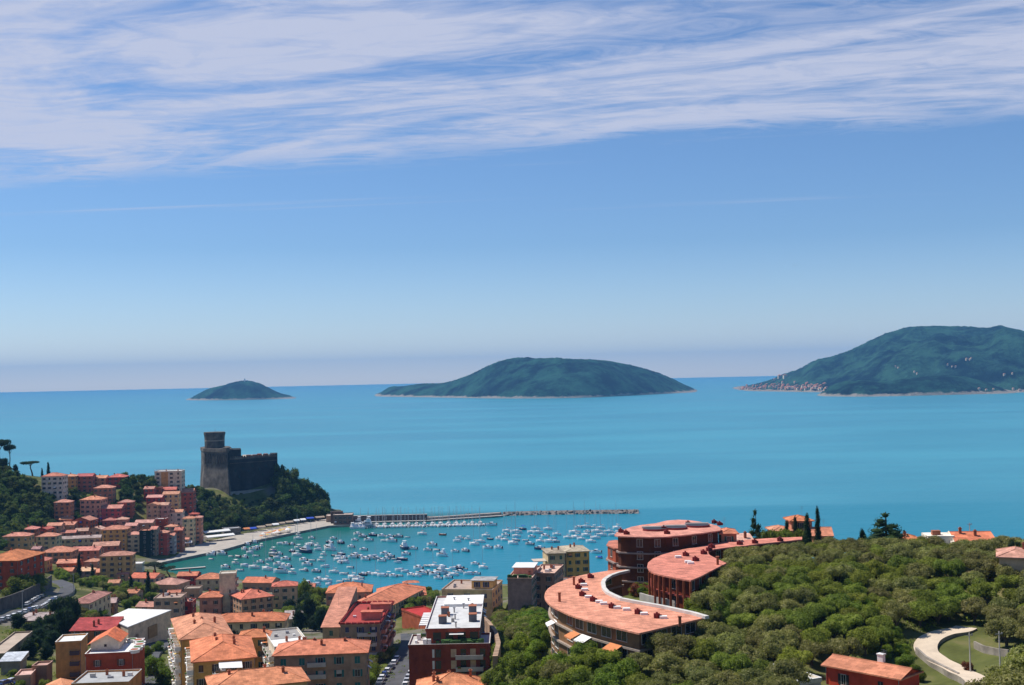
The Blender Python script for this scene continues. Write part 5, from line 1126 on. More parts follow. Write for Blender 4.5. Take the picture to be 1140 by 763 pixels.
one('umbrella', 34, 545, 1.8, 'low flat-topped pine left of the white hilltop villa', sz=1.0, d=930)
one('dark', 4, 545, 1.3, 'dark rounded pine below the large umbrella pine', sz=1.9, d=880)
one('dark', 17, 540, .8, 'small dark tree on the hill under the bent umbrella pine', sz=1.2, d=880)
for u, v, s, z_ in ((68,716,1.35,2.0),(80,714,1.25,1.8),(73,722,1.1,1.5)): one('dark', u, v - 12, s, 'very dark tall cedar beside the grey-pink roofed house', sz=z_)['group'] = 'cedars beside the grey-pink roofed house'
one('dark', 345, 700, 1.1, 'dark tall evergreen left of the dark red terrace building', sz=2.0); one('dark', 358, 704, 1.0, 'dark evergreen touching the dark red terrace building', sz=1.7); one('dark', 333, 703, 1.1, 'dark evergreen behind the white apartment block', sz=1.6)
one('bright', 337, 672, 1.2, 'pale green poplar-like tree standing against the water', sz=2.6); one('bush', 352, 672, 1.6, 'broad leafy tree right of the pale green poplar-like tree', sz=1.6); one('bush', 345, 685, 1.6, 'leafy tree under the pale green poplar-like tree', sz=1.6)
one('umbrella', 172, 641, 1.9, 'wide flat-crowned tree at the corner of the green harbour water', sz=.62); one('umbrella', 186, 643, 1.5, 'smaller flat-crowned tree right of the wide one near the jetty', sz=.5)
one('bush', 22, 664, 2.3, 'large round green tree in front of the deep-red villa', sz=1.8); one('bush', 40, 660, 2.0, 'large olive-green tree right of the deep-red villa', sz=1.7)
one('cypress', 88, 645, 1.4, 'left cypress of the pair at the pale peach roof', sz=1.3); one('cypress', 103, 648, 1.3, 'right cypress of the pair at the pale peach roof', sz=1.0); one('cypress', 165, 668, 1.6, 'dark cypress in front of the bright orange roof', sz=1.5); one('cypress', 146, 664, 1.3, 'dark cypress left of the bright orange roof', sz=1.1)
one('bush', 270, 727, 1.3, 'courtyard tree between the ochre apartments and the white block', sz=1.5); one('dark', 262, 722, 1.0, 'dark courtyard tree behind the small orange wing', sz=1.1); one('bush', 283, 730, 1.1, 'smaller courtyard tree beside the white block', sz=1.3)
one('bright', 171, 752, 1.1, 'bright green street tree left of the ochre apartments', sz=1.2); one('bright', 180, 763, 1.2, 'bright green street tree at the bottom edge left of the balconies', sz=1.3); one('bush', 163, 735, .8, 'small round street tree in front of the beige hall', sz=.9); one('bush', 176, 727, .8, 'second small street tree in front of the beige hall', sz=.9)
one('dark', 668, 650, .9, 'dark tree between the yellow tower house and the palazzo', sz=1.2, d=330)
# woods and groves
hillL = [(-60,600),(-60,530),(0,530),(22,533),(38,546),(46,558),(58,565),(58,592),(40,592),(25,596),(0,612)]
scatter(['far'], hillL, 170, 5.8, .8, 1.3, 'on the steep wooded slope at the left edge', 'on the left slope', 2)
scatter(['far'], [(52,550),(110,552),(140,560),(150,575),(145,582),(70,582),(40,565)], 45, 5.5, .5, .85, 'between the houses below the left hilltop', 'among the hilltop houses', 1)
scatter(['far'], [(138,535),(172,533),(172,552),(160,558),(150,575),(130,560)], 34, 5.5, .7, 1.1, 'on the green saddle between the two hilltop groups', 'on the saddle', 1)
scatter(['far'], [(203,545),(222,548),(250,560),(250,590),(222,592),(222,578),(205,568)], 46, 5.5, .6, 1.0, 'on the lower slope left of the castle rock', 'left of the castle rock', 1)
scatter(['far'], [(250,576),(290,574),(300,560),(312,556),(340,556),(364,566),(362,577),(330,579),(255,590)], 120, 5.2, 1.0, 1.6, 'on the steep headland below the castle', 'below the castle', 2)
scatter(['far'], [(214,550),(226,546),(250,556),(300,560),(300,577),(250,578),(222,572)], 60, 4.0, .3, .5, 'on the scrubby bank right under the castle walls', 'under the castle walls', 1)
for u, d, s in ((312,1034,1.25),(318,1030,1.3),(324,1040,1.5),(331,1036,1.4),(326,1022,1.3),(316,1018,1.2),(335,1050,1.2),(342,1048,1.3),(350,1056,1.25),(356,1062,1.1),(361,1068,.9),(346,1040,1.1),(308,1026,1.0)):
    o = one('far', u, 560, s * 1.3, sz=s * 1.9, label= 'large tree at the right end of the castle headland above the water', d=d); o['group'] = 'large trees at the end of the headland'
scatter(['bush', 'bush', 'olive', 'bright'], [(55,640),(75,640),(110,648),(140,652),(170,662),(172,672),(160,682),(130,676),(122,660),(92,655),(76,664),(70,650)], 40, 5.5, .8, 1.25, 'in the gardens below the lower town', 'in the gardens below the lower town', 1)
scatter(['bush', 'olive', 'dark'], [(98,675),(128,682),(122,692),(90,695),(80,690)], 12, 4, .7, 1.0, 'around the brown-roofed villa', 'around the brown-roofed villa', .8)
scatter(['dark', 'bush', 'dark'], [(20,700),(60,700),(62,735),(30,740),(18,735)], 16, 4.5, .7, 1.05, 'in the shaded garden left of the amber block', 'in the shaded garden', 1)
scatter(['bush', 'bright'], [(0,745),(30,745),(50,760),(60,775),(35,775),(0,765)], 8, 4, .5, .8, 'in the bottom left gardens', 'in the bottom left gardens', .8)
scatter(['bush', 'olive'], [(30,690),(60,672),(75,668),(78,672),(60,684),(20,700)], 8, 4, .5, .7, 'beside the parked cars on the left road', 'beside the left road', .8)
scatter(['bush', 'dark'], [(322,668),(362,664),(362,700),(352,712),(318,700)], 16, 5, .9, 1.4, 'in the tree group behind the white apartment block', 'behind the white block', .8)
scatter(['bush', 'bush', 'olive'], [(448,672),(486,650),(492,660),(478,680),(446,690)], 18, 4.5, .8, 1.2, 'in the green belt right of the long orange roofs', 'in the green belt by the orange roofs', .8)
scatter(['olive', 'bush', 'bright'], [(412,735),(436,730),(446,725),(430,750),(418,775),(408,775)], 14, 3.6, .6, .85, 'beside the street left of the parked cars', 'beside the street', .5)
scatter(['bush', 'bush', 'olive', 'bright'], [(552,690),(600,675),(605,695),(612,715),(640,735),(700,760),(690,800),(548,800),(548,740),(556,715)], 130, 3.8, .75, 1.1, 'on the slope left of the crescent building', 'on the slope left of the crescent', 1)
scatter(['bright', 'bush'], [(590,665),(606,655),(612,650),(604,680),(590,690)], 8, 4, .8, 1.1, 'between the purple-grey block and the crescent', 'by the crescent', .8)
scatter(['bush', 'bright'], [(655,655),(672,650),(690,640),(672,633),(655,640)], 10, 4, .6, .9, 'at the foot of the palazzo wing', 'at the foot of the palazzo', .8)
scatter(['bright', 'red', 'bush', 'red'], [(700,650),(722,645),(770,658),(775,680),(740,672),(705,664)], 60, 1.9, .32, .58, 'in the terrace garden between crescent and curved building', 'in the terrace garden', .2, tries=80)
scatter(['red', 'bright', 'bush'], [(606,690),(622,700),(650,712),(700,722),(700,745),(640,740),(600,710)], 60, 2.4, .35, .6, 'on the terraces below the crescent balconies', 'below the crescent balconies', .3)
grove = [(640,745),(690,728),(712,712),(770,700),(790,690),(795,655),(815,632),(850,618),(900,609),(1000,606),(1100,609),(1160,622),(1160,728),(1100,716),(1090,700),(1075,694),(1045,698),(1018,712),(1005,730),(985,732),(915,728),(890,745),(870,790),(640,790)]
scatter(['green', 'green', 'green', 'olive'], [(800,690),(840,650),(900,640),(960,650),(1010,640),(1060,670),(1090,690),(1040,695),(960,740),(880,760),(840,720)], 80, 4.4, .85, 1.15, 'in the middle of the big olive grove', 'in the middle of the olive grove', 1.2, tries=25)
scatter(['olive', 'olive', 'olive', 'green'], grove, 260, 4.3, .85, 1.2, 'in the big olive grove on the right hillside', 'in the olive grove', 1.0, tries=40)
scatter(['bush', 'bright', 'bush'], [(800,670),(850,640),(950,650),(1000,680),(980,700),(880,700),(820,700)], 26, 2.6, .55, .85, 'between the olive trees on the right hillside', 'between the olives', 1)
scatter(['bush'], [(780,640),(800,640),(810,700),(770,700)], 12, 2.6, .7, .9, 'at the corner where the grove meets the curved building', 'at the grove corner', .6)
scatter(['bush', 'bright'], [(985,700),(1000,715),(1012,730),(1020,745),(1030,760),(1018,765),(1003,735),(960,728)], 10, 2.5, .4, .6, 'between the red farmhouse and the pale track', 'by the pale track', .6)
# near shrub in the corner
for u, v, d, s in ((1136,775,62,.62),(1118,790,64,.6),(1100,790,78,.6),(1148,745,66,.6),(1080,795,84,.62),(1056,800,90,.5),(1130,760,70,.5)):
    p = at_d(u, v, d); o = plant('olive', p.x, p.y, s, 'feathery pale green branches of a near bush in the bottom right corner', 'near bushes in the bottom right corner', z=min(p.z, 200) - 1.2)
one('red', 1078, 748, .35, 'small reddish-brown bush at the foot of the pale track', sz=.4)
for k in PROTO:
    for o in PROTO[k]:
        for c in list(o.children): bpy.data.objects.remove(c)
        bpy.data.objects.remove(o)
# undergrowth: one mass
ug = MB(); mm = LF['bush']; mi = ug.mi(mm); pxg = np.array([p[0] for p in grove], float); pyg = np.array([p[1] for p in grove], float); k = 0
reg2 = [(552,690),(600,675),(612,715),(640,735),(640,790),(548,790),(548,740)]
for poly, cnt in ((grove, 1500), (reg2, 350), ([(20,640),(110,648),(240,655),(340,665),(345,720),(200,700),(60,763),(0,763),(0,700),(20,690)], 900), ([(440,675),(480,672),(480,700),(445,760),(400,770),(410,730)], 150), ([(212,550),(300,556),(305,580),(225,592)], 300), ([(150,735),(185,735),(190,770),(150,770)], 60), ([(38,545),(150,550),(150,585),(60,590)], 250)):
    xs_ = [p[0] for p in poly]; ys_ = [p[1] for p in poly]; px = np.array(xs_, float); py = np.array(ys_, float)
    for _ in range(cnt):
        u, v = rng.uniform(min(xs_), max(xs_)), rng.uniform(min(ys_), max(ys_))
        if not inside(np.array([u]), np.array([v]), px, py)[0]: continue
        g = ground(u, v)
        if g is None or in_foot(g.x, g.y, 1) or near_path(g.x, g.y, track, 3.2): continue
        r0 = rng.uniform(.5, 1.1)
        for _ in range(28):
            d = Vector((rng.gauss(0, 1), rng.gauss(0, 1), abs(rng.gauss(0, .7)))).normalized() * r0; p = g + Vector((d.x * 1.3, d.y * 1.3, d.z)); a = Vector((rng.gauss(0, 1), rng.gauss(0, 1), rng.gauss(0, .6))).normalized() * .2; b_ = a.cross(Vector((rng.gauss(0, 1), rng.gauss(0, 1), 1)).normalized()); i = len(ug.v)
            ug.v += [tuple(p - a), tuple(p - b_), tuple(p + a), tuple(p + b_)]; ug.f.append((i, i + 1, i + 2, i + 3)); ug.m.append(mi)
tag(ug.build('undergrowth'), 'low green undergrowth covering the ground beneath the trees', 'undergrowth', kind='stuff')

# ------------------------------------------------------------------ boats
HUL = {'w': mat('white_hull', (0.88, 0.87, 0.85), .35, .04, 1, spec=.5), 'n': mat('navy_hull', (0.02, 0.035, 0.11), .35, .1, 1, spec=.5), 'r': mat('red_hull', (0.45, 0.06, 0.03), .4, .1, 1), 'g': mat('grey_hull', (0.42, 0.43, 0.45), .4, .1, 1), 'o': mat('wood_hull', (0.28, 0.12, 0.05), .5, .2, 2)}
DECK = mat('boat_deck', (0.55, 0.50, 0.43), .7, .15, 1); COCK = mat('boat_cockpit', (0.25, 0.22, 0.2), .8, .1, 1); MAST = mat('mast_metal', (.55, .55, .55), .4, .05, 1, metal=.3)
def hull_mesh(L, B, Hf, m):
    mb = MB(); ns = 9; S = []
    for i in range(ns):
        t = i / (ns - 1); w = B / 2 * (1 - max(0, (t - .45) / .55) ** 2.2) * (.86 + .14 * min(1, t * 3)); w = max(w, .03); x = (t - .45) * L; sh = Hf * (1 + .35 * t * t); bt = -.35 + (.35 * max(0, t - .7) / .3)
        S.append([(x, -w, sh), (x, -w * .93, sh * .45), (x, -w * .62, bt), (x, 0, bt - .15), (x, w * .62, bt), (x, w * .93, sh * .45), (x, w, sh)])
    V = [p for s in S for p in s]; Fs = []
    for i in range(ns - 1):
        for j in range(6): a = i * 7 + j; Fs.append((a, a + 1, a + 8, a + 7))
    mb.add(V, Fs, m); mb.add(S[0], [tuple(range(7))], m)
    for i in range(ns - 1):
        a, b_ = S[i], S[i + 1]; mb.face([(a[0][0], a[0][1], a[0][2] - .08), (b_[0][0], b_[0][1], b_[0][2] - .08), (b_[6][0], b_[6][1], b_[6][2] - .08), (a[6][0], a[6][1], a[6][2] - .08)], DECK if i > 3 else COCK)
    return mb.mesh('hull')
def loft_box(mb, x0, x1, w0, w1, z0, z1, ins, m):
    V = [(x0, -w0, z0), (x1, -w1, z0), (x1, w1, z0), (x0, w0, z0), (x0 + ins * .5, -w0 + .12, z1), (x1 - ins, -w1 + .1, z1), (x1 - ins, w1 - .1, z1), (x0 + ins * .5, w0 - .12, z1)]
    mb.add(V, [(0, 1, 5, 4), (1, 2, 6, 5), (2, 3, 7, 6), (3, 0, 4, 7), (4, 5, 6, 7)], m)
BM = {}
def boat_parts(kind, col):
    k = (kind, col)
    if k in BM: return BM[k]
    P_ = []; h = HUL[col]; wh = HUL['w']
    if kind == 'motor':
        P_.append(('hull', hull_mesh(7.5, 2.7, .95, h))); mb = MB(); loft_box(mb, -1.4, 2.2, 1.0, .75, .85, 1.75, 1.0, wh); P_.append(('cabin', mb.mesh('cabin')))
        mb = MB(); loft_box(mb, -.2, 2.05, .98, .76, 1.15, 1.6, .62, GLASS); P_.append(('windscreen', mb.mesh('windscreen')))
        mb = MB(); mb.box(-3.9, -3.4, -.3, .3, .3, 1.4, mat('outboard', (.05, .05, .06), .5)); P_.append(('outboard_motor', mb.mesh('outboard_motor')))
    elif kind == 'open':
        P_.append(('hull', hull_mesh(5.6, 2.1, .75, h))); mb = MB(); 
        for x in (-1.6, -.2): mb.box(x, x + .35, -.85, .85, .68, .78, DECK)
        P_.append(('seat', mb.mesh('seat'))); mb = MB(); mb.box(-2.95, -2.6, -.22, .22, .3, 1.15, mat('outboard', (.05, .05, .06), .5)); P_.append(('outboard_motor', mb.mesh('outboard_motor')))
    elif kind == 'cover':
        P_.append(('hull', hull_mesh(6.2, 2.4, .85, h))); mb = MB(); mb.box(-1.9, 1.0, -.9, .9, 2.05, 2.15, AWN['b'] if col == 'n' else AWN['w'])
        for x in (-1.85, .95):
            for y in (-.85, .85): mb.tube((x, y, .8), (x, y, 2.05), .03, .03, MAST, 5)
        P_.append(('sun_canopy', mb.mesh('sun_canopy'))); mb = MB(); mb.box(-.3, .4, -.35, .35, .75, 1.5, wh); P_.append(('console', mb.mesh('console')))
    elif kind == 'cruiser':
        P_.append(('hull', hull_mesh(11.5, 3.9, 1.35, h))); mb = MB(); loft_box(mb, -3.6, 3.0, 1.5, 1.15, 1.25, 2.6, 1.6, wh); P_.append(('cabin', mb.mesh('cabin')))
        mb = MB(); loft_box(mb, -3.0, 2.85, 1.48, 1.17, 1.75, 2.3, .9, GLASS); P_.append(('windscreen', mb.mesh('windscreen')))
        mb = MB(); loft_box(mb, -2.8, .6, 1.2, 1.05, 2.61, 3.4, .9, wh); mb.box(-3.0, -.4, -1.1, 1.1, 4.0, 4.1, wh); 
        for y in (-1, 1): mb.tube((-2.9, y, 3.3), (-2.9, y, 4.0), .05, .05, MAST, 5); mb.tube((-.5, y, 3.3), (-.5, y, 4.0), .05, .05, MAST, 5)
        P_.append(('flybridge', mb.mesh('flybridge')))
    elif kind == 'sail':
        P_.append(('hull', hull_mesh(9.8, 3.0, 1.05, h))); mb = MB(); loft_box(mb, -1.6, 2.6, .95, .6, 1.0, 1.5, .8, wh); P_.append(('cabin', mb.mesh('cabin')))
        mb = MB(); mb.tube((.8, 0, 1), (.8, 0, 14.5), .16, .10, MAST, 6); mb.tube((.78, -1, 7.5), (.78, 1, 7.5), .04, .04, MAST, 4); P_.append(('mast', mb.mesh('mast')))
        mb = MB(); mb.tube((.7, 0, 2.3), (-3.2, 0, 2.2), .09, .07, MAST, 6); P_.append(('boom', mb.mesh('boom')))
        mb = MB(); mb.tube((.6, 0, 2.5), (-3.0, 0, 2.38), .2, .13, AWN['w'] if col == 'w' else AWN['b'], 7); P_.append(('sail_cover', mb.mesh('sail_cover')))
        mb = MB(); mb.tube((.8, 0, 13.3), (5.2, 0, 1.4), .02, .02, MAST, 3); mb.tube((.8, 0, 13.3), (-4.3, 0, 1.2), .02, .02, MAST, 3); P_.append(('rigging', mb.mesh('rigging')))
    elif kind == 'covered':
        P_.append(('hull', hull_mesh(6.4, 2.4, .9, h))); mb = MB(); loft_box(mb, -2.7, 1.7, 1.08, .7, .88, 1.35, .9, AWN['b'] if col != 'w' else mat('faded_tarp', (.42, .47, .55), .8)); P_.append(('tarpaulin', mb.mesh('tarpaulin')))
    BM[k] = P_; return P_
NB = 0
KN = {'motor': 'motorboat', 'open': 'open_boat', 'cover': 'canopy_boat', 'cruiser': 'motor_cruiser', 'sail': 'sailboat', 'covered': 'covered_boat'}
CN = {'w': 'white', 'n': 'navy blue', 'r': 'red', 'g': 'grey', 'o': 'brown wooden'}
DN = {'motor': 'cabin motorboat', 'open': 'open boat with seats', 'cover': 'boat with flat sun canopy', 'cruiser': 'cruiser with flybridge', 'sail': 'sailboat with bare mast', 'covered': 'boat under a tarpaulin'}
def area_of(u, v):
    if v > 632 and u < 300: return 'beside the rooftops at the harbour lower left'
    if u < 300: return 'in the green water near the left quay'
    if u < 335: return 'in the green water below the quay kiosks' if v < 612 else 'left of the dense middle cluster' if v < 628 else 'near the shore at the lower left'
    if u < 362: return 'off the headland quay' if v < 612 else 'at the left end of the dense middle cluster' if v < 630 else 'near the shore left of the orange roofs'
    if u < 400: return 'near the quay tip' if v < 612 else 'in the dense middle cluster' if v < 636 else 'just above the pink orange-roofed house'
    if u < 460: return 'in the row before the pontoon yachts' if v < 608 else 'at the right end of the dense middle cluster' if v < 630 else 'along the row above the long orange roofs'
    if u < 530: return 'below the long pontoon' if v < 606 else 'in open water in the middle of the harbour' if v < 625 else 'in the cluster above the cream-yellow house'
    if u < 600: return 'behind the purple-grey block' if v < 605 else 'in front of the purple-grey block'
    return 'between yellow tower house and palazzo'
def boat(u, v, kind=None, col=None, rot=None, label=None, s=1.0):
    p = at_z(u, v, 0)
    kind = kind or rng.choice(['motor', 'motor', 'motor', 'motor', 'open', 'cover', 'sail', 'sail', 'covered', 'cruiser' if rng.random() < .2 else 'motor']); col = col or rng.choice('wwwwwwwwwwwng')
    root = empty(KN[kind], (p.x, p.y, .0), R(rot if rot is not None else rng.gauss(152, 11)), None, 'boat'); sc_ = s * rng.uniform(.82, 1.12); root.scale = (sc_ * (.74 if kind in ('sail', 'cruiser') else .9), sc_ * 1.1, sc_ * 1.35)
    lab = label or '%s %s moored %s' % (CN[col], DN[kind], area_of(u, v)); root['label'] = lab
    if not label: root['group'] = '%ss moored %s' % (DN[kind].split(' with')[0].split(' under')[0], area_of(u, v))
    for nm, me in boat_parts(kind, col): put(nm, me, root)
PTS = [(235,619),(237,617),(235,623.5),(247,618),(257,620.5),(265,621),(273,621.5),(285,620),(278,616.5),(272,613),(282,613),(291,609),(286,611.5),(304,614),(304,618),(311,618),(312,606.5),(318,607),(325,607),(283,605),(275,607.5),(325,615),(332,611),(338,611.5),(340,615.5),(347,607),(353,609),(354,613),(332,596.5),(332,600.5),(347,600),(371,600.5),(367,605),(379,605.5),(395,602.5),(391,610),(367,613),(338,625),(347.5,625),(357,625),(310,630),(321,632),(272,631),(251,633),(267,636),(283,633),(297,635),(313,638),(337,636),(352,637.5),(325,639),(390,633),(372,619.5),(377,621),(380,618),(377,624.5),(384,627),(393,621.5),(383,623),
 (373,620),(378,627.5),(391,622),(402,621.5),(411.6,622.5),(420,623),(428.7,618),(430,623.5),(439,623.5),(448,624),(452,618),(396,620),(407,624),(416,620.5),(434,621),(425,625.5),(443,627),(391,610),(367,614),(481,608),(476,613.5),(486,613.5),(492,619.5),(506.7,615),(518,614.5),(476,631.5),(483,632),(477,638.5),(504.5,634),(511,634),(489.6,639),(497,639),(529,629),(543,611),(555,611),(521.6,640),(538,633),(410.5,640),(419,641),(432,641.5),(444.7,636),(445,642),(457.5,641.5),(464,642),(393,644.5),(402,644.5),(378.5,649),(363.5,648),(355,647),(352,652),(343,651),(365.6,652),(350.7,638),(340,636),(346,624),(356,624.5),(425,642),(438,642.5),(451,637.5),(404,641),(398,648),(386,647),(470,640),(484,641),(505,641),(512,638),(530,640),(466,634),(493,632.5),(517,634.5),(499,644),(488,645),
 (410.5,602.5),(427.6,603),(436,603.5),(393,602.5),(378.5,605),(509,603.5),(520.5,601),(353,609),(344,608),(443.7,598.5),(453.5,599),(470,595.5),(512,600.5),(509.5,604),(520,601),(541,597.5),(545.7,601),(563,597),(565,592.5),(575,593.5),(575,598),(562,602),(574.6,602.5),(585,602.5),(592,598.5),(596,589.5),(592,593.5),(601,603.5),(607,598),(612,604),(632,599.5),(641.5,599.5),(640,594),(644,588),(652,588),(654,593),(653,597),(661,588),(669,589),(670,597),(663,600),(678,593),(687,589),(665,593),(543,611),(601,612),(415,597),(425,598),(434,598.5),(404,598.5),(398,596),(556,601),(582,590),(599,594),(620,596),(647,601),(658,604),(664,616),(667,622),(300,625),(262,628),(290,627),(318,624),(330,619),(308,622),(342,630),(362,632),(372,638),(383,640),(360,618.5),(364,610),(405,613),(460,612),(528,607),(535,604),(590,607),(571,606),(618,604),(610,590),(616,600),(683,597),(690,593)]
PTS = [p for i, p in enumerate(PTS) if all(abs(p[0] - q[0]) > 2.5 or abs(p[1] - q[1]) > 1.2 for q in PTS[:i])]
SPECIAL = {(404, 2): 0}
boat(493, 596.2, 'open', 'r', 165, 'red-orange boat alone just below the long pontoon', 1.35)
boat(449.5, 611.5, 'cruiser', 'n', 120, 'navy blue cruiser with tall cabin right of the dense middle cluster', 1.0)
boat(304, 620, 'open', 'o', 170, 'brown wooden boat among the white ones in the green water', 1.1)
for (u, v) in PTS:
    if abs(u - 493) < 5 and abs(v - 596) < 3 or abs(u - 449.5) < 6 and abs(v - 611.5) < 4: continue
    big = rng.random() < .15
    boat(u, v, s=1.18 if big else 1.0, kind='sail' if (u > 556 and v < 606 and rng.random() < .75) else None)
# pontoon and its row of yachts
p = at_z(392, 586.2, .6); q = at_z(549, 583.2, .6); mb = MB(); e = (q - p).normalized(); nn = Vector((-e.y, e.x, 0))
PON = mat('pontoon_deck', (.20, .16, .14), .8, .15, .5); mb.prism([p, q, q + nn * 2.4, p + nn * 2.4], -.3, .65, PON)
tag(mb.build('pontoon'), 'long floating pontoon parallel to the mole with yachts moored along it', 'pontoon')
ang = math.degrees(math.atan2(e.y, e.x))
for i in range(36):
    t = (i + .5) / 38; b_ = p.lerp(q, t) - nn * 6.2; k = 'cruiser' if i < 4 else ('sail' if i % 5 else 'motor')
    root = empty(KN[k], (b_.x, b_.y, 0), R(ang + 90 + rng.uniform(-5, 5) + (180 if rng.random() < .35 else 0)), 'white %s moored along the %s of the long pontoon' % (DN[k], 'left part' if i < 12 else 'middle' if i < 24 else 'right part'), 'boat', 'yachts along the long pontoon')
    s_ = rng.uniform(.9, 1.15); root.scale = (s_,) * 3
    for nm, me in boat_parts(k, 'w'): put(nm, me, root)
boat(547.5, 585.5, 'motor', 'w', 175, 'white boat moored at the far right tip of the long pontoon', 1.5)
for i in range(16):
    t = (i + .5) / 17; b_ = p.lerp(q, t * .97 + .02) + nn * 8.5
    root = empty('sailboat', (b_.x, b_.y, 0), R(ang + 90), 'white sailboat moored in the second row between pontoon and mole', 'boat', 'sailboats between pontoon and mole')
    for nm, me in boat_parts('sail', 'w'): put(nm, me, root)
boat(398, 584.8, 'cruiser', 'w', 178, 'white yacht moored at the base of the mole beside the brown quay building', 1.3)
boat(408, 587.8, 'cruiser', 'g', 176, 'long low grey yacht with dark hull in front of the pontoon base', 1.5)

# ------------------------------------------------------------------ cars
TYRE = mat('tyre', (.02, .02, .02), .8, .1, 1); CARC = {k: mat('paint_' + k, c, .25, .03, 1, spec=.6) for k, c in {'white': (.72, .72, .72), 'black': (.02, .02, .025), 'silver': (.42, .43, .45), 'blue': (.03, .06, .22), 'red': (.45, .02, .02), 'grey': (.12, .12, .13)}.items()}
CARM = {}
def car_parts(c):
    if c in CARM: return CARM[c]
    pm = CARC[c]; mb = MB()
    prof = [(-2.05, .35), (-2.1, .75), (-1.95, .95), (.95, .98), (1.75, .85), (2.08, .62), (2.1, .35)]
    w = .86; n = len(prof)
    V = [(x, -w, z) for x, z in prof] + [(x, w, z) for x, z in prof]
    mb.add(V, [tuple(range(n)), tuple(range(2 * n - 1, n - 1, -1))] + [(i, n + i, n + (i + 1) % n, (i + 1) % n) for i in range(n)], pm)
    mb.add([(-1.35, -.66, 1.44), (.25, -.66, 1.46), (.25, .66, 1.46), (-1.35, .66, 1.44), (-1.25, -.64, 1.5), (.15, -.64, 1.52), (.15, .64, 1.52), (-1.25, .64, 1.5)], [(0, 1, 5, 4), (1, 2, 6, 5), (2, 3, 7, 6), (3, 0, 4, 7), (4, 5, 6, 7)], pm)
    body = mb.mesh('body'); mb = MB()
    mb.add([(-1.9, -.8, .96), (1.0, -.8, .98), (1.0, .8, .98), (-1.9, .8, .96), (-1.35, -.66, 1.44), (.25, -.66, 1.46), (.25, .66, 1.46), (-1.35, .66, 1.44)], [(0, 1, 5, 4), (1, 2, 6, 5), (2, 3, 7, 6), (3, 0, 4, 7)], GLASS)
    gl = mb.mesh('windows'); mb = MB(); mb.tube((0, -.1, 0), (0, .1, 0), .32, .32, TYRE, 12); mb.tube((0, -.11, 0), (0, .11, 0), .18, .18, MAST, 8); wh = mb.mesh('wheel')
    CARM[c] = (body, gl, wh); return CARM[c]
def car(x, y, rot, c, label, group=None):
    z = max(th(x + a, y + b_) for a in (-2, 2) for b_ in (-2, 2)) + .08
    root = empty('parked_car', (x, y, z), rot, label, 'car', group); b, g, w_ = car_parts(c); put('body', b, root); put('windows', g, root)
    for xx in (-1.3, 1.35):
        for yy in (-.78, .78): put('wheel', w_, root, (xx, yy, .32))
def along(S, off, start, n, step, cols, labf, group=None, skip=0, flip=0):
    L_ = [0.0]
    for i in range(1, len(S)): L_.append(L_[-1] + (S[i] - S[i - 1]).length)
    for k in range(n):
        t = start + k * step
        if t > L_[-1]: break
        i = max(j for j in range(len(S) - 1) if L_[j] <= t); f = (t - L_[i]) / max(.01, L_[i + 1] - L_[i]); p = S[i].lerp(S[i + 1], f); d = (S[i + 1] - S[i]); d.z = 0; d.normalize(); nn = Vector((-d.y, d.x, 0)); q = p + nn * off
        if rng.random() < skip: continue
        car(q.x, q.y, math.atan2(d.y, d.x) + flip * math.pi, cols[k % len(cols)], labf(k, cols[k % len(cols)]), group)
ordn = ['first', 'second', 'third', 'fourth', 'fifth', 'sixth', 'seventh', 'eighth', 'ninth', 'tenth', 'eleventh', 'twelfth', 'thirteenth', 'fourteenth', 'fifteenth', 'sixteenth', 'seventeenth', 'eighteenth', 'nineteenth', 'twentieth']
along(street, 3.6, 4, 12, 6.0, ['white', 'grey', 'white', 'white', 'black', 'silver', 'white', 'blue', 'white', 'grey', 'white', 'silver'], lambda k, c: '%s car, %s from the bottom in the row on the left side of the street' % (c, ordn[k]), 'cars parked along the street')
along(street, -3.9, 3, 10, 6.5, ['silver', 'white', 'red', 'grey', 'white', 'silver'], lambda k, c: '%s car, %s from the bottom in the row beneath the dark red block' % (c, ordn[k]), 'cars parked along the street')
along(leftroad, -3.2, 2, 20, 5.8, ['white', 'grey', 'white', 'silver', 'white', 'white', 'silver', 'white', 'blue', 'white'], lambda k, c: '%s car, %s from the left along the outer kerb of the hillside road' % (c, ordn[k]), 'cars parked along the left road')
along(leftroad, 3.4, 80, 7, 5.6, ['white', 'silver', 'grey', 'white'], lambda k, c: '%s car, %s from the bend in the inner row of the left hillside road' % (c, ordn[k]), 'cars parked along the left road')
along(sidest, 3.2, 6, 9, 6.2, ['grey', 'blue', 'red', 'black', 'grey', 'silver', 'red'], lambda k, c: '%s car, %s from the bottom in the row beside the dark red block and hall' % (c, ordn[k]), 'cars parked on the side street')
for i, (u, v, c) in enumerate(((6,764,'blue'),(14,762,'silver'),(24,763,'blue'))):
    p = ground(u, v); car(p.x, p.y, 1.2, c, '%s car, %s from the left at the bottom left corner' % (c, ordn[i]), 'cars at the bottom left corner')

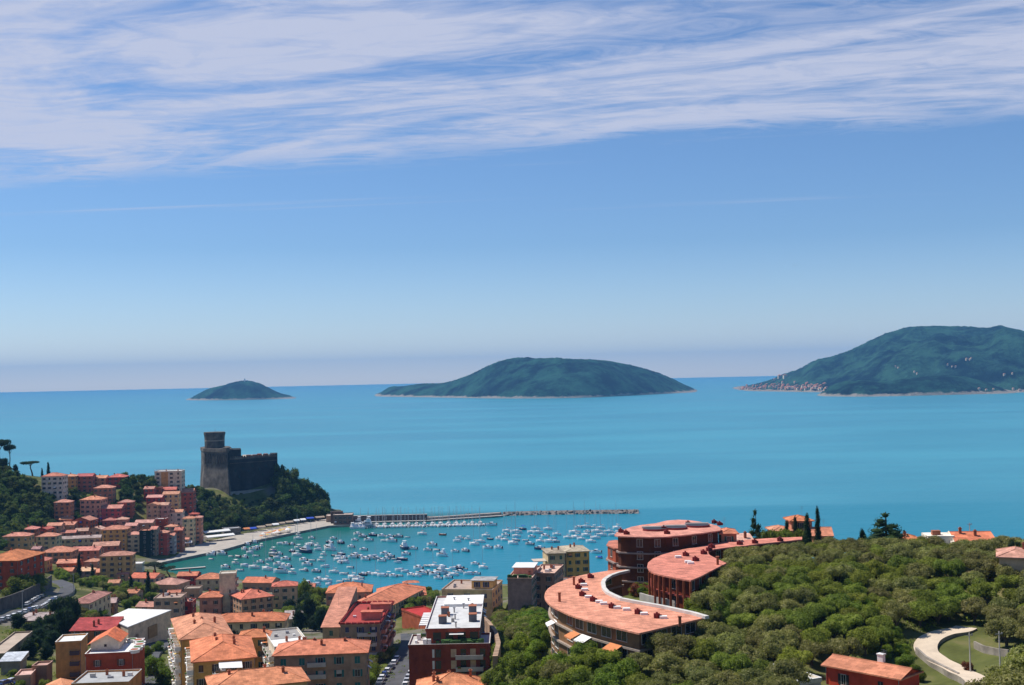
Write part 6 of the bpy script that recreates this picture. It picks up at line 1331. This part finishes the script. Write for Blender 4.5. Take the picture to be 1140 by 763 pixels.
# ------------------------------------------------------------------ quay life
def awning_hall(u0, u1, v, rot, D, h, m, label, cat, name):
    p = at_z(u0, v, 1.7); p.z = 1.6; r = R(rot); k = ray(u1, v).x / ray(u1, v).y; c, s = math.cos(r), math.sin(r); L = (k * p.y - p.x) / (c - k * s)
    root = empty(name, tuple(p), r, label, cat); mb = MB()
    for x in (.2, L / 2, L - .2):
        for y in (.2, D - .2): mb.tube((x, y, 0), (x, y, h), .08, .08, METAL, 5)
    mb.build('post', root); mb = MB(); mb.add([(0, 0, h), (L, 0, h), (L, D, h), (0, D, h), (0, D / 2, h + .9), (L, D / 2, h + .9)], [(0, 1, 5, 4), (2, 3, 4, 5), (1, 2, 5), (3, 0, 4), (3, 2, 1, 0)], m); mb.box(0, L, -.04, -.01, h - .5, h, m); mb.build('canopy', root)
awning_hall(231, 262, 603.5, 36, 8, 3.4, AWN['w'], 'long white quayside canopy nearest the water, right of the pink end house', 'canopy', 'restaurant_canopy')
awning_hall(228, 257, 599.5, 36, 8, 4.2, AWN['w'], 'second long pale canopy behind the white quayside one', 'canopy', 'restaurant_canopy')
bld((250,590), 268, 25, 10, 'flat', (0.16,0.15,0.16), (0.35,0.35,0.36), 'dark low quay pavilion with grey flat top under the castle rock', vb=597, chim=0, sides='f', name='pavilion', cat='pavilion', sh='d')
kk = [(272,593.5,279,'o','orange'),(279,593,286,'b','blue'),(287,591.5,296,'m','tan'),(297,589.5,303,'m','tan'),(304,588.5,311,'w','white'),(312,587,318,'m','tan'),(319,585.8,327,'m','tan'),(328,584,334,'w','white'),(335,583,341,'w','cream'),(342,581.5,350,'b','blue'),(352,580.5,362,'m','tan')]
for i, (u0, v, u1, c, cn) in enumerate(kk): awning_hall(u0, u1, v, 30, 5, 3.0, AWN[c], '%s quayside kiosk roof, %s from the left in the kiosk row' % (cn, ordn[i]), 'kiosk', 'kiosk')
awning_hall(194, 204, 612.5, 22, 7, 3.2, AWN['w'], 'white market tent on the quay in front of the maroon house', 'tent', 'market_tent')
awning_hall(181, 192, 617.5, 18, 6, 3.0, AWN['b'], 'blue market tent on the quay left of the white one', 'tent', 'market_tent')
awning_hall(205, 214, 609.5, 20, 6, 3.4, AWN['w'], 'white domed market tent on the quay below the pale yellow house', 'tent', 'market_tent')
awning_hall(147, 166, 618.5, 6, 9, 4.0, AWN['w'], 'white flat market canopy right of the ochre block', 'canopy', 'market_canopy')
bld((147,629), 158, 8, 9, 'flat', (0.62,0.60,0.57), WHITER, 'small bright white building right of the ochre block by the trees', vb=636, chim=0, sides='')
bld((371,574.5), 392, 3, 14, 'flat', (0.16,0.12,0.11), (0.42,0.34,0.29), 'brown flat-roofed harbour building at the root of the mole', z=9, chim=0, sides='f', base=1.3, name='harbour_building', cat='building', sh='d')
bld((363,575.5), 371, 5, 14, 'flat', (0.34,0.27,0.22), (0.5,0.4,0.33), 'pale annex left of the brown harbour building', z=6, chim=0, sides='', base=1.3)
bld((368,571), 381, 2, 6, 'flat', (0.10,0.08,0.08), (0.25,0.2,0.18), 'small dark block behind the brown harbour building', z=10.5, chim=0, sides='', base=1.3)
# parasols on the quay
mbp = MB(); mbp.tube((0, 0, 0), (0, 0, 2.5), .05, .05, METAL, 5); pole = mbp.mesh('pole'); PAR = []
for c in 'woy':
    mb = MB(); n = 8; V = [(1.7 * math.cos(i * 6.283 / n), 1.7 * math.sin(i * 6.283 / n), 2.3) for i in range(n)] + [(0, 0, 3.0)]; mb.add(V, [(i, (i + 1) % n, n) for i in range(n)], AWN[c]); PAR.append((c, mb.mesh('canopy')))
for i in range(26):
    u = rng.uniform(288, 322); v = 600.5 - (u - 288) * .23 + rng.uniform(-2.4, .4); c, me = rng.choice(PAR); p = at_z(u, v, 1.6)
    root = empty('parasol', tuple(p), 0, '%s parasol among the cafe tables at the middle of the quay edge' % {'w': 'white', 'o': 'orange', 'y': 'yellow'}[c], 'parasol', 'parasols on the quay edge'); put('pole', pole, root); put('canopy', me, root)
# walls
def wall_path(name, pts, hgt, thick, m, label, topdz=0.0, lift=1.0):
    W = [ground(*p) for p in pts]; mb = MB()
    for i in range(len(W) - 1):
        a, b_ = W[i], W[i + 1]; e = (b_ - a); e.z = 0; e.normalize(); nn = Vector((-e.y, e.x, 0)) * thick; V = [(q.x, q.y, q.z - 2) for q in (a, b_, b_ + nn, a + nn)] + [(q.x, q.y, q.z + hgt) for q in (a, b_, b_ + nn, a + nn)]
        V = [(x, y, (a.z if k in (0, 3, 4, 7) else b_.z) + (hgt if k > 3 else -2)) for k, (x, y, z) in enumerate(V)]
        mb.add(V, [(0, 1, 5, 4), (1, 2, 6, 5), (2, 3, 7, 6), (3, 0, 4, 7), (4, 5, 6, 7)], m)
    tag(mb.build(name), label, 'wall')
wall_path('retaining_wall', [(536,710),(542,716),(550,728),(553,745),(549,765)], 7.0, 1.2, mat('brown_stone', (0.34, 0.22, 0.14), .95, .3, .25), 'curved brown stone retaining wall right of the dark red block')
wall_path('retaining_wall', [(-5,684),(12,678),(30,670),(48,661),(58,653)], 5.5, .6, mat('dark_stone', (.10, .085, .07), .95, .3, .3), 'dark shaded retaining wall above the left hillside road')  # stone coloured dark to imitate tree shade on this wall
wall_path('retaining_wall', [(1019,728),(1030,738),(1048,748),(1066,757)], 1.2, .4, mat('greywall', (.30, .26, .22), .95, .2, .5), 'low grey retaining wall under the pale track')
wall_path('garden_wall', [(1084,722),(1094,727),(1108,730),(1122,732)], 1.3, .4, STONE, 'low dry-stone wall right of the pale track')
wall_path('garden_wall', [(712,668),(722,671),(736,674),(752,677)], 1.5, .4, CONC, 'pale garden wall between the crescent rim and the curved building')
# poles
def pole_(u, v, d, h, label, arm=True):
    p = at_d(u, v, d); z = th(p.x, p.y); root = empty('utility_pole', (p.x, p.y, z), 0, label, 'pole'); mb = MB(); mb.tube((0, 0, -1), (0, 0, h), .14, .09, CONC, 7); mb.build('post', root)
    if arm: mb = MB(); mb.box(-.6, .6, -.05, .05, h - .5, h - .4, METAL); mb.box(.35, .55, -.1, .1, h - .4, h - .2, METAL); mb.build('crossarm', root)
pole_(1113, 730, 195, 8, 'grey utility pole standing near the dry-stone wall at the right')
pole_(1080, 735, 205, 7, 'thin brown pole beside the pale track')
pole_(1080, 605, 300, 9, 'thin pole in front of the long white ridge house')
pole_(82, 668, 560, 10, 'white lamp post near the bend of the left hillside road')
pole_(25, 680, 470, 9, 'thin grey lamp post on the left hillside road')
# bird
bp_ = at_d(885, 296, 420); root = empty('seagull', tuple(bp_), 0, 'small dark seagull gliding high in the sky right of centre', 'bird'); mb = MB(); GM = mat('gull_feathers', (.2, .2, .2), .8)
S = [(-.5, 0, 0, .02), (-.3, 0, 0, .1), (0, 0, 0, .13), (.3, 0, .02, .08), (.42, 0, .03, .03)]
for i in range(4): mb.tube(S[i][:3], S[i + 1][:3], S[i][3], S[i + 1][3], GM, 7)
for s in (-1, 1): mb.add([(.1, s * .1, .05), (.2, s * .6, .2), (.0, s * 1.3, .05), (-.15, s * .6, .15), (-.15, s * .1, .03)], [(0, 1, 2, 3, 4)], GM); mb.add([(.1, s * .1, .02), (.2, s * .6, .17), (.0, s * 1.3, .03), (-.15, s * .6, .12), (-.15, s * .1, .0)], [(4, 3, 2, 1, 0)], GM)
mb.build('body', root, rz=.0); root.rotation_euler = (0, 0, 1.2)

# ------------------------------------------------------------------ far village at the strait
HM = []
for i, (c, rc) in enumerate((((.58, .36, .22), ORANGE), ((.60, .50, .40), PINKR), ((.50, .24, .16), PINKR), ((.62, .55, .46), BROWNR))):
    mb = MB(); wm_ = wallm(c); mb.box(-8, 8, -6, 6, -12, 14, wm_); a = MB(); rm = roofm(rc)
    a.add([(-8.6, -6.6, 14), (8.6, -6.6, 14), (8.6, 6.6, 14), (-8.6, 6.6, 14), (-3, 0, 17.5), (3, 0, 17.5)], [(0, 1, 5, 4), (2, 3, 4, 5), (1, 2, 5), (3, 0, 4), (3, 2, 1, 0)], rm)
    HM.append((mb.mesh('wall'), a.mesh('roof')))
dg = bpy.context.evaluated_depsgraph_get()
bpy.context.view_layer.update(); dg = bpy.context.evaluated_depsgraph_get()
far_objs = [o for o in bpy.data.objects if o.name.startswith(('hills', 'island'))]
from mathutils.bvhtree import BVHTree
bv = [BVHTree.FromObject(o, dg) for o in far_objs]
def far_hit(u, v):
    best = None
    for t in bv:
        h = t.ray_cast(Vector((0, 0, H0)), ray(u, v))
        if h[0] is not None and (best is None or h[3] < best[1]): best = (h[0], h[3])
    return best[0] if best else None
def far_house(u, v, s, label, group, k=None):
    p = far_hit(u, v)
    if p is None: return
    root = empty('far_house', tuple(p), rng.uniform(-.4, .4), label, 'house', group); root.scale = (s * rng.uniform(.7, 1.2), s, s * rng.uniform(.6, 1.2)); a = HM[rng.randrange(4) if k is None else k]; put('wall', a[0], root); put('roof', a[1], root)
for i in range(150):
    u = rng.uniform(824, 920); base_ = 434.5; v = base_ - abs(rng.gauss(0, 2.6)) - (2.0 if 848 < u < 880 else 0) * rng.random()
    far_house(u, v, .7, 'pale orange village house on the shore at the foot of the far hill', 'houses of the far shore village')
for u, v, s, k in ((868,421,2.0,1),(874,421,1.8,3),(862,424,1.4,1)): far_house(u, v, s * .8, 'larger pale building on top of the far shore village', 'larger buildings above the far village', k)
for u, v in ((997,409),(1000,410),(1055,407),(1060,408.5),(1064,409),(1076,401),(1081,400),(1021,417),(1018,415),(1118,418),(1127,417),(1090,434),(1098,435),(1106,434),(1135,435),(1128,434),(1080,400.5)): far_house(u, v, .5, 'pale house scattered on the slope of the far right hill', 'houses scattered on the far hill', 1)
for u, v in ((818,430.5),(819.5,429.5)): far_house(u, v, 1.2, 'small stone church on the far tip of the strait', 'church on the far tip', 3)
p = far_hit(272.5, 425)
if p: mb = MB(); mb.tube((0, 0, -5), (0, 0, 22), 4, 3, WHITE, 8); o = mb.build('lighthouse', None, tuple(p)); tag(o, 'tiny lighthouse on top of the small round island', 'lighthouse')

LABW = [o.name + ': ' + o['label'] for o in bpy.data.objects if 'label' in o.keys() and len(o['label'].split()) > 16]
print('LONG', len(LABW), sorted(set(x.split(': ')[1] for x in LABW))[:60])
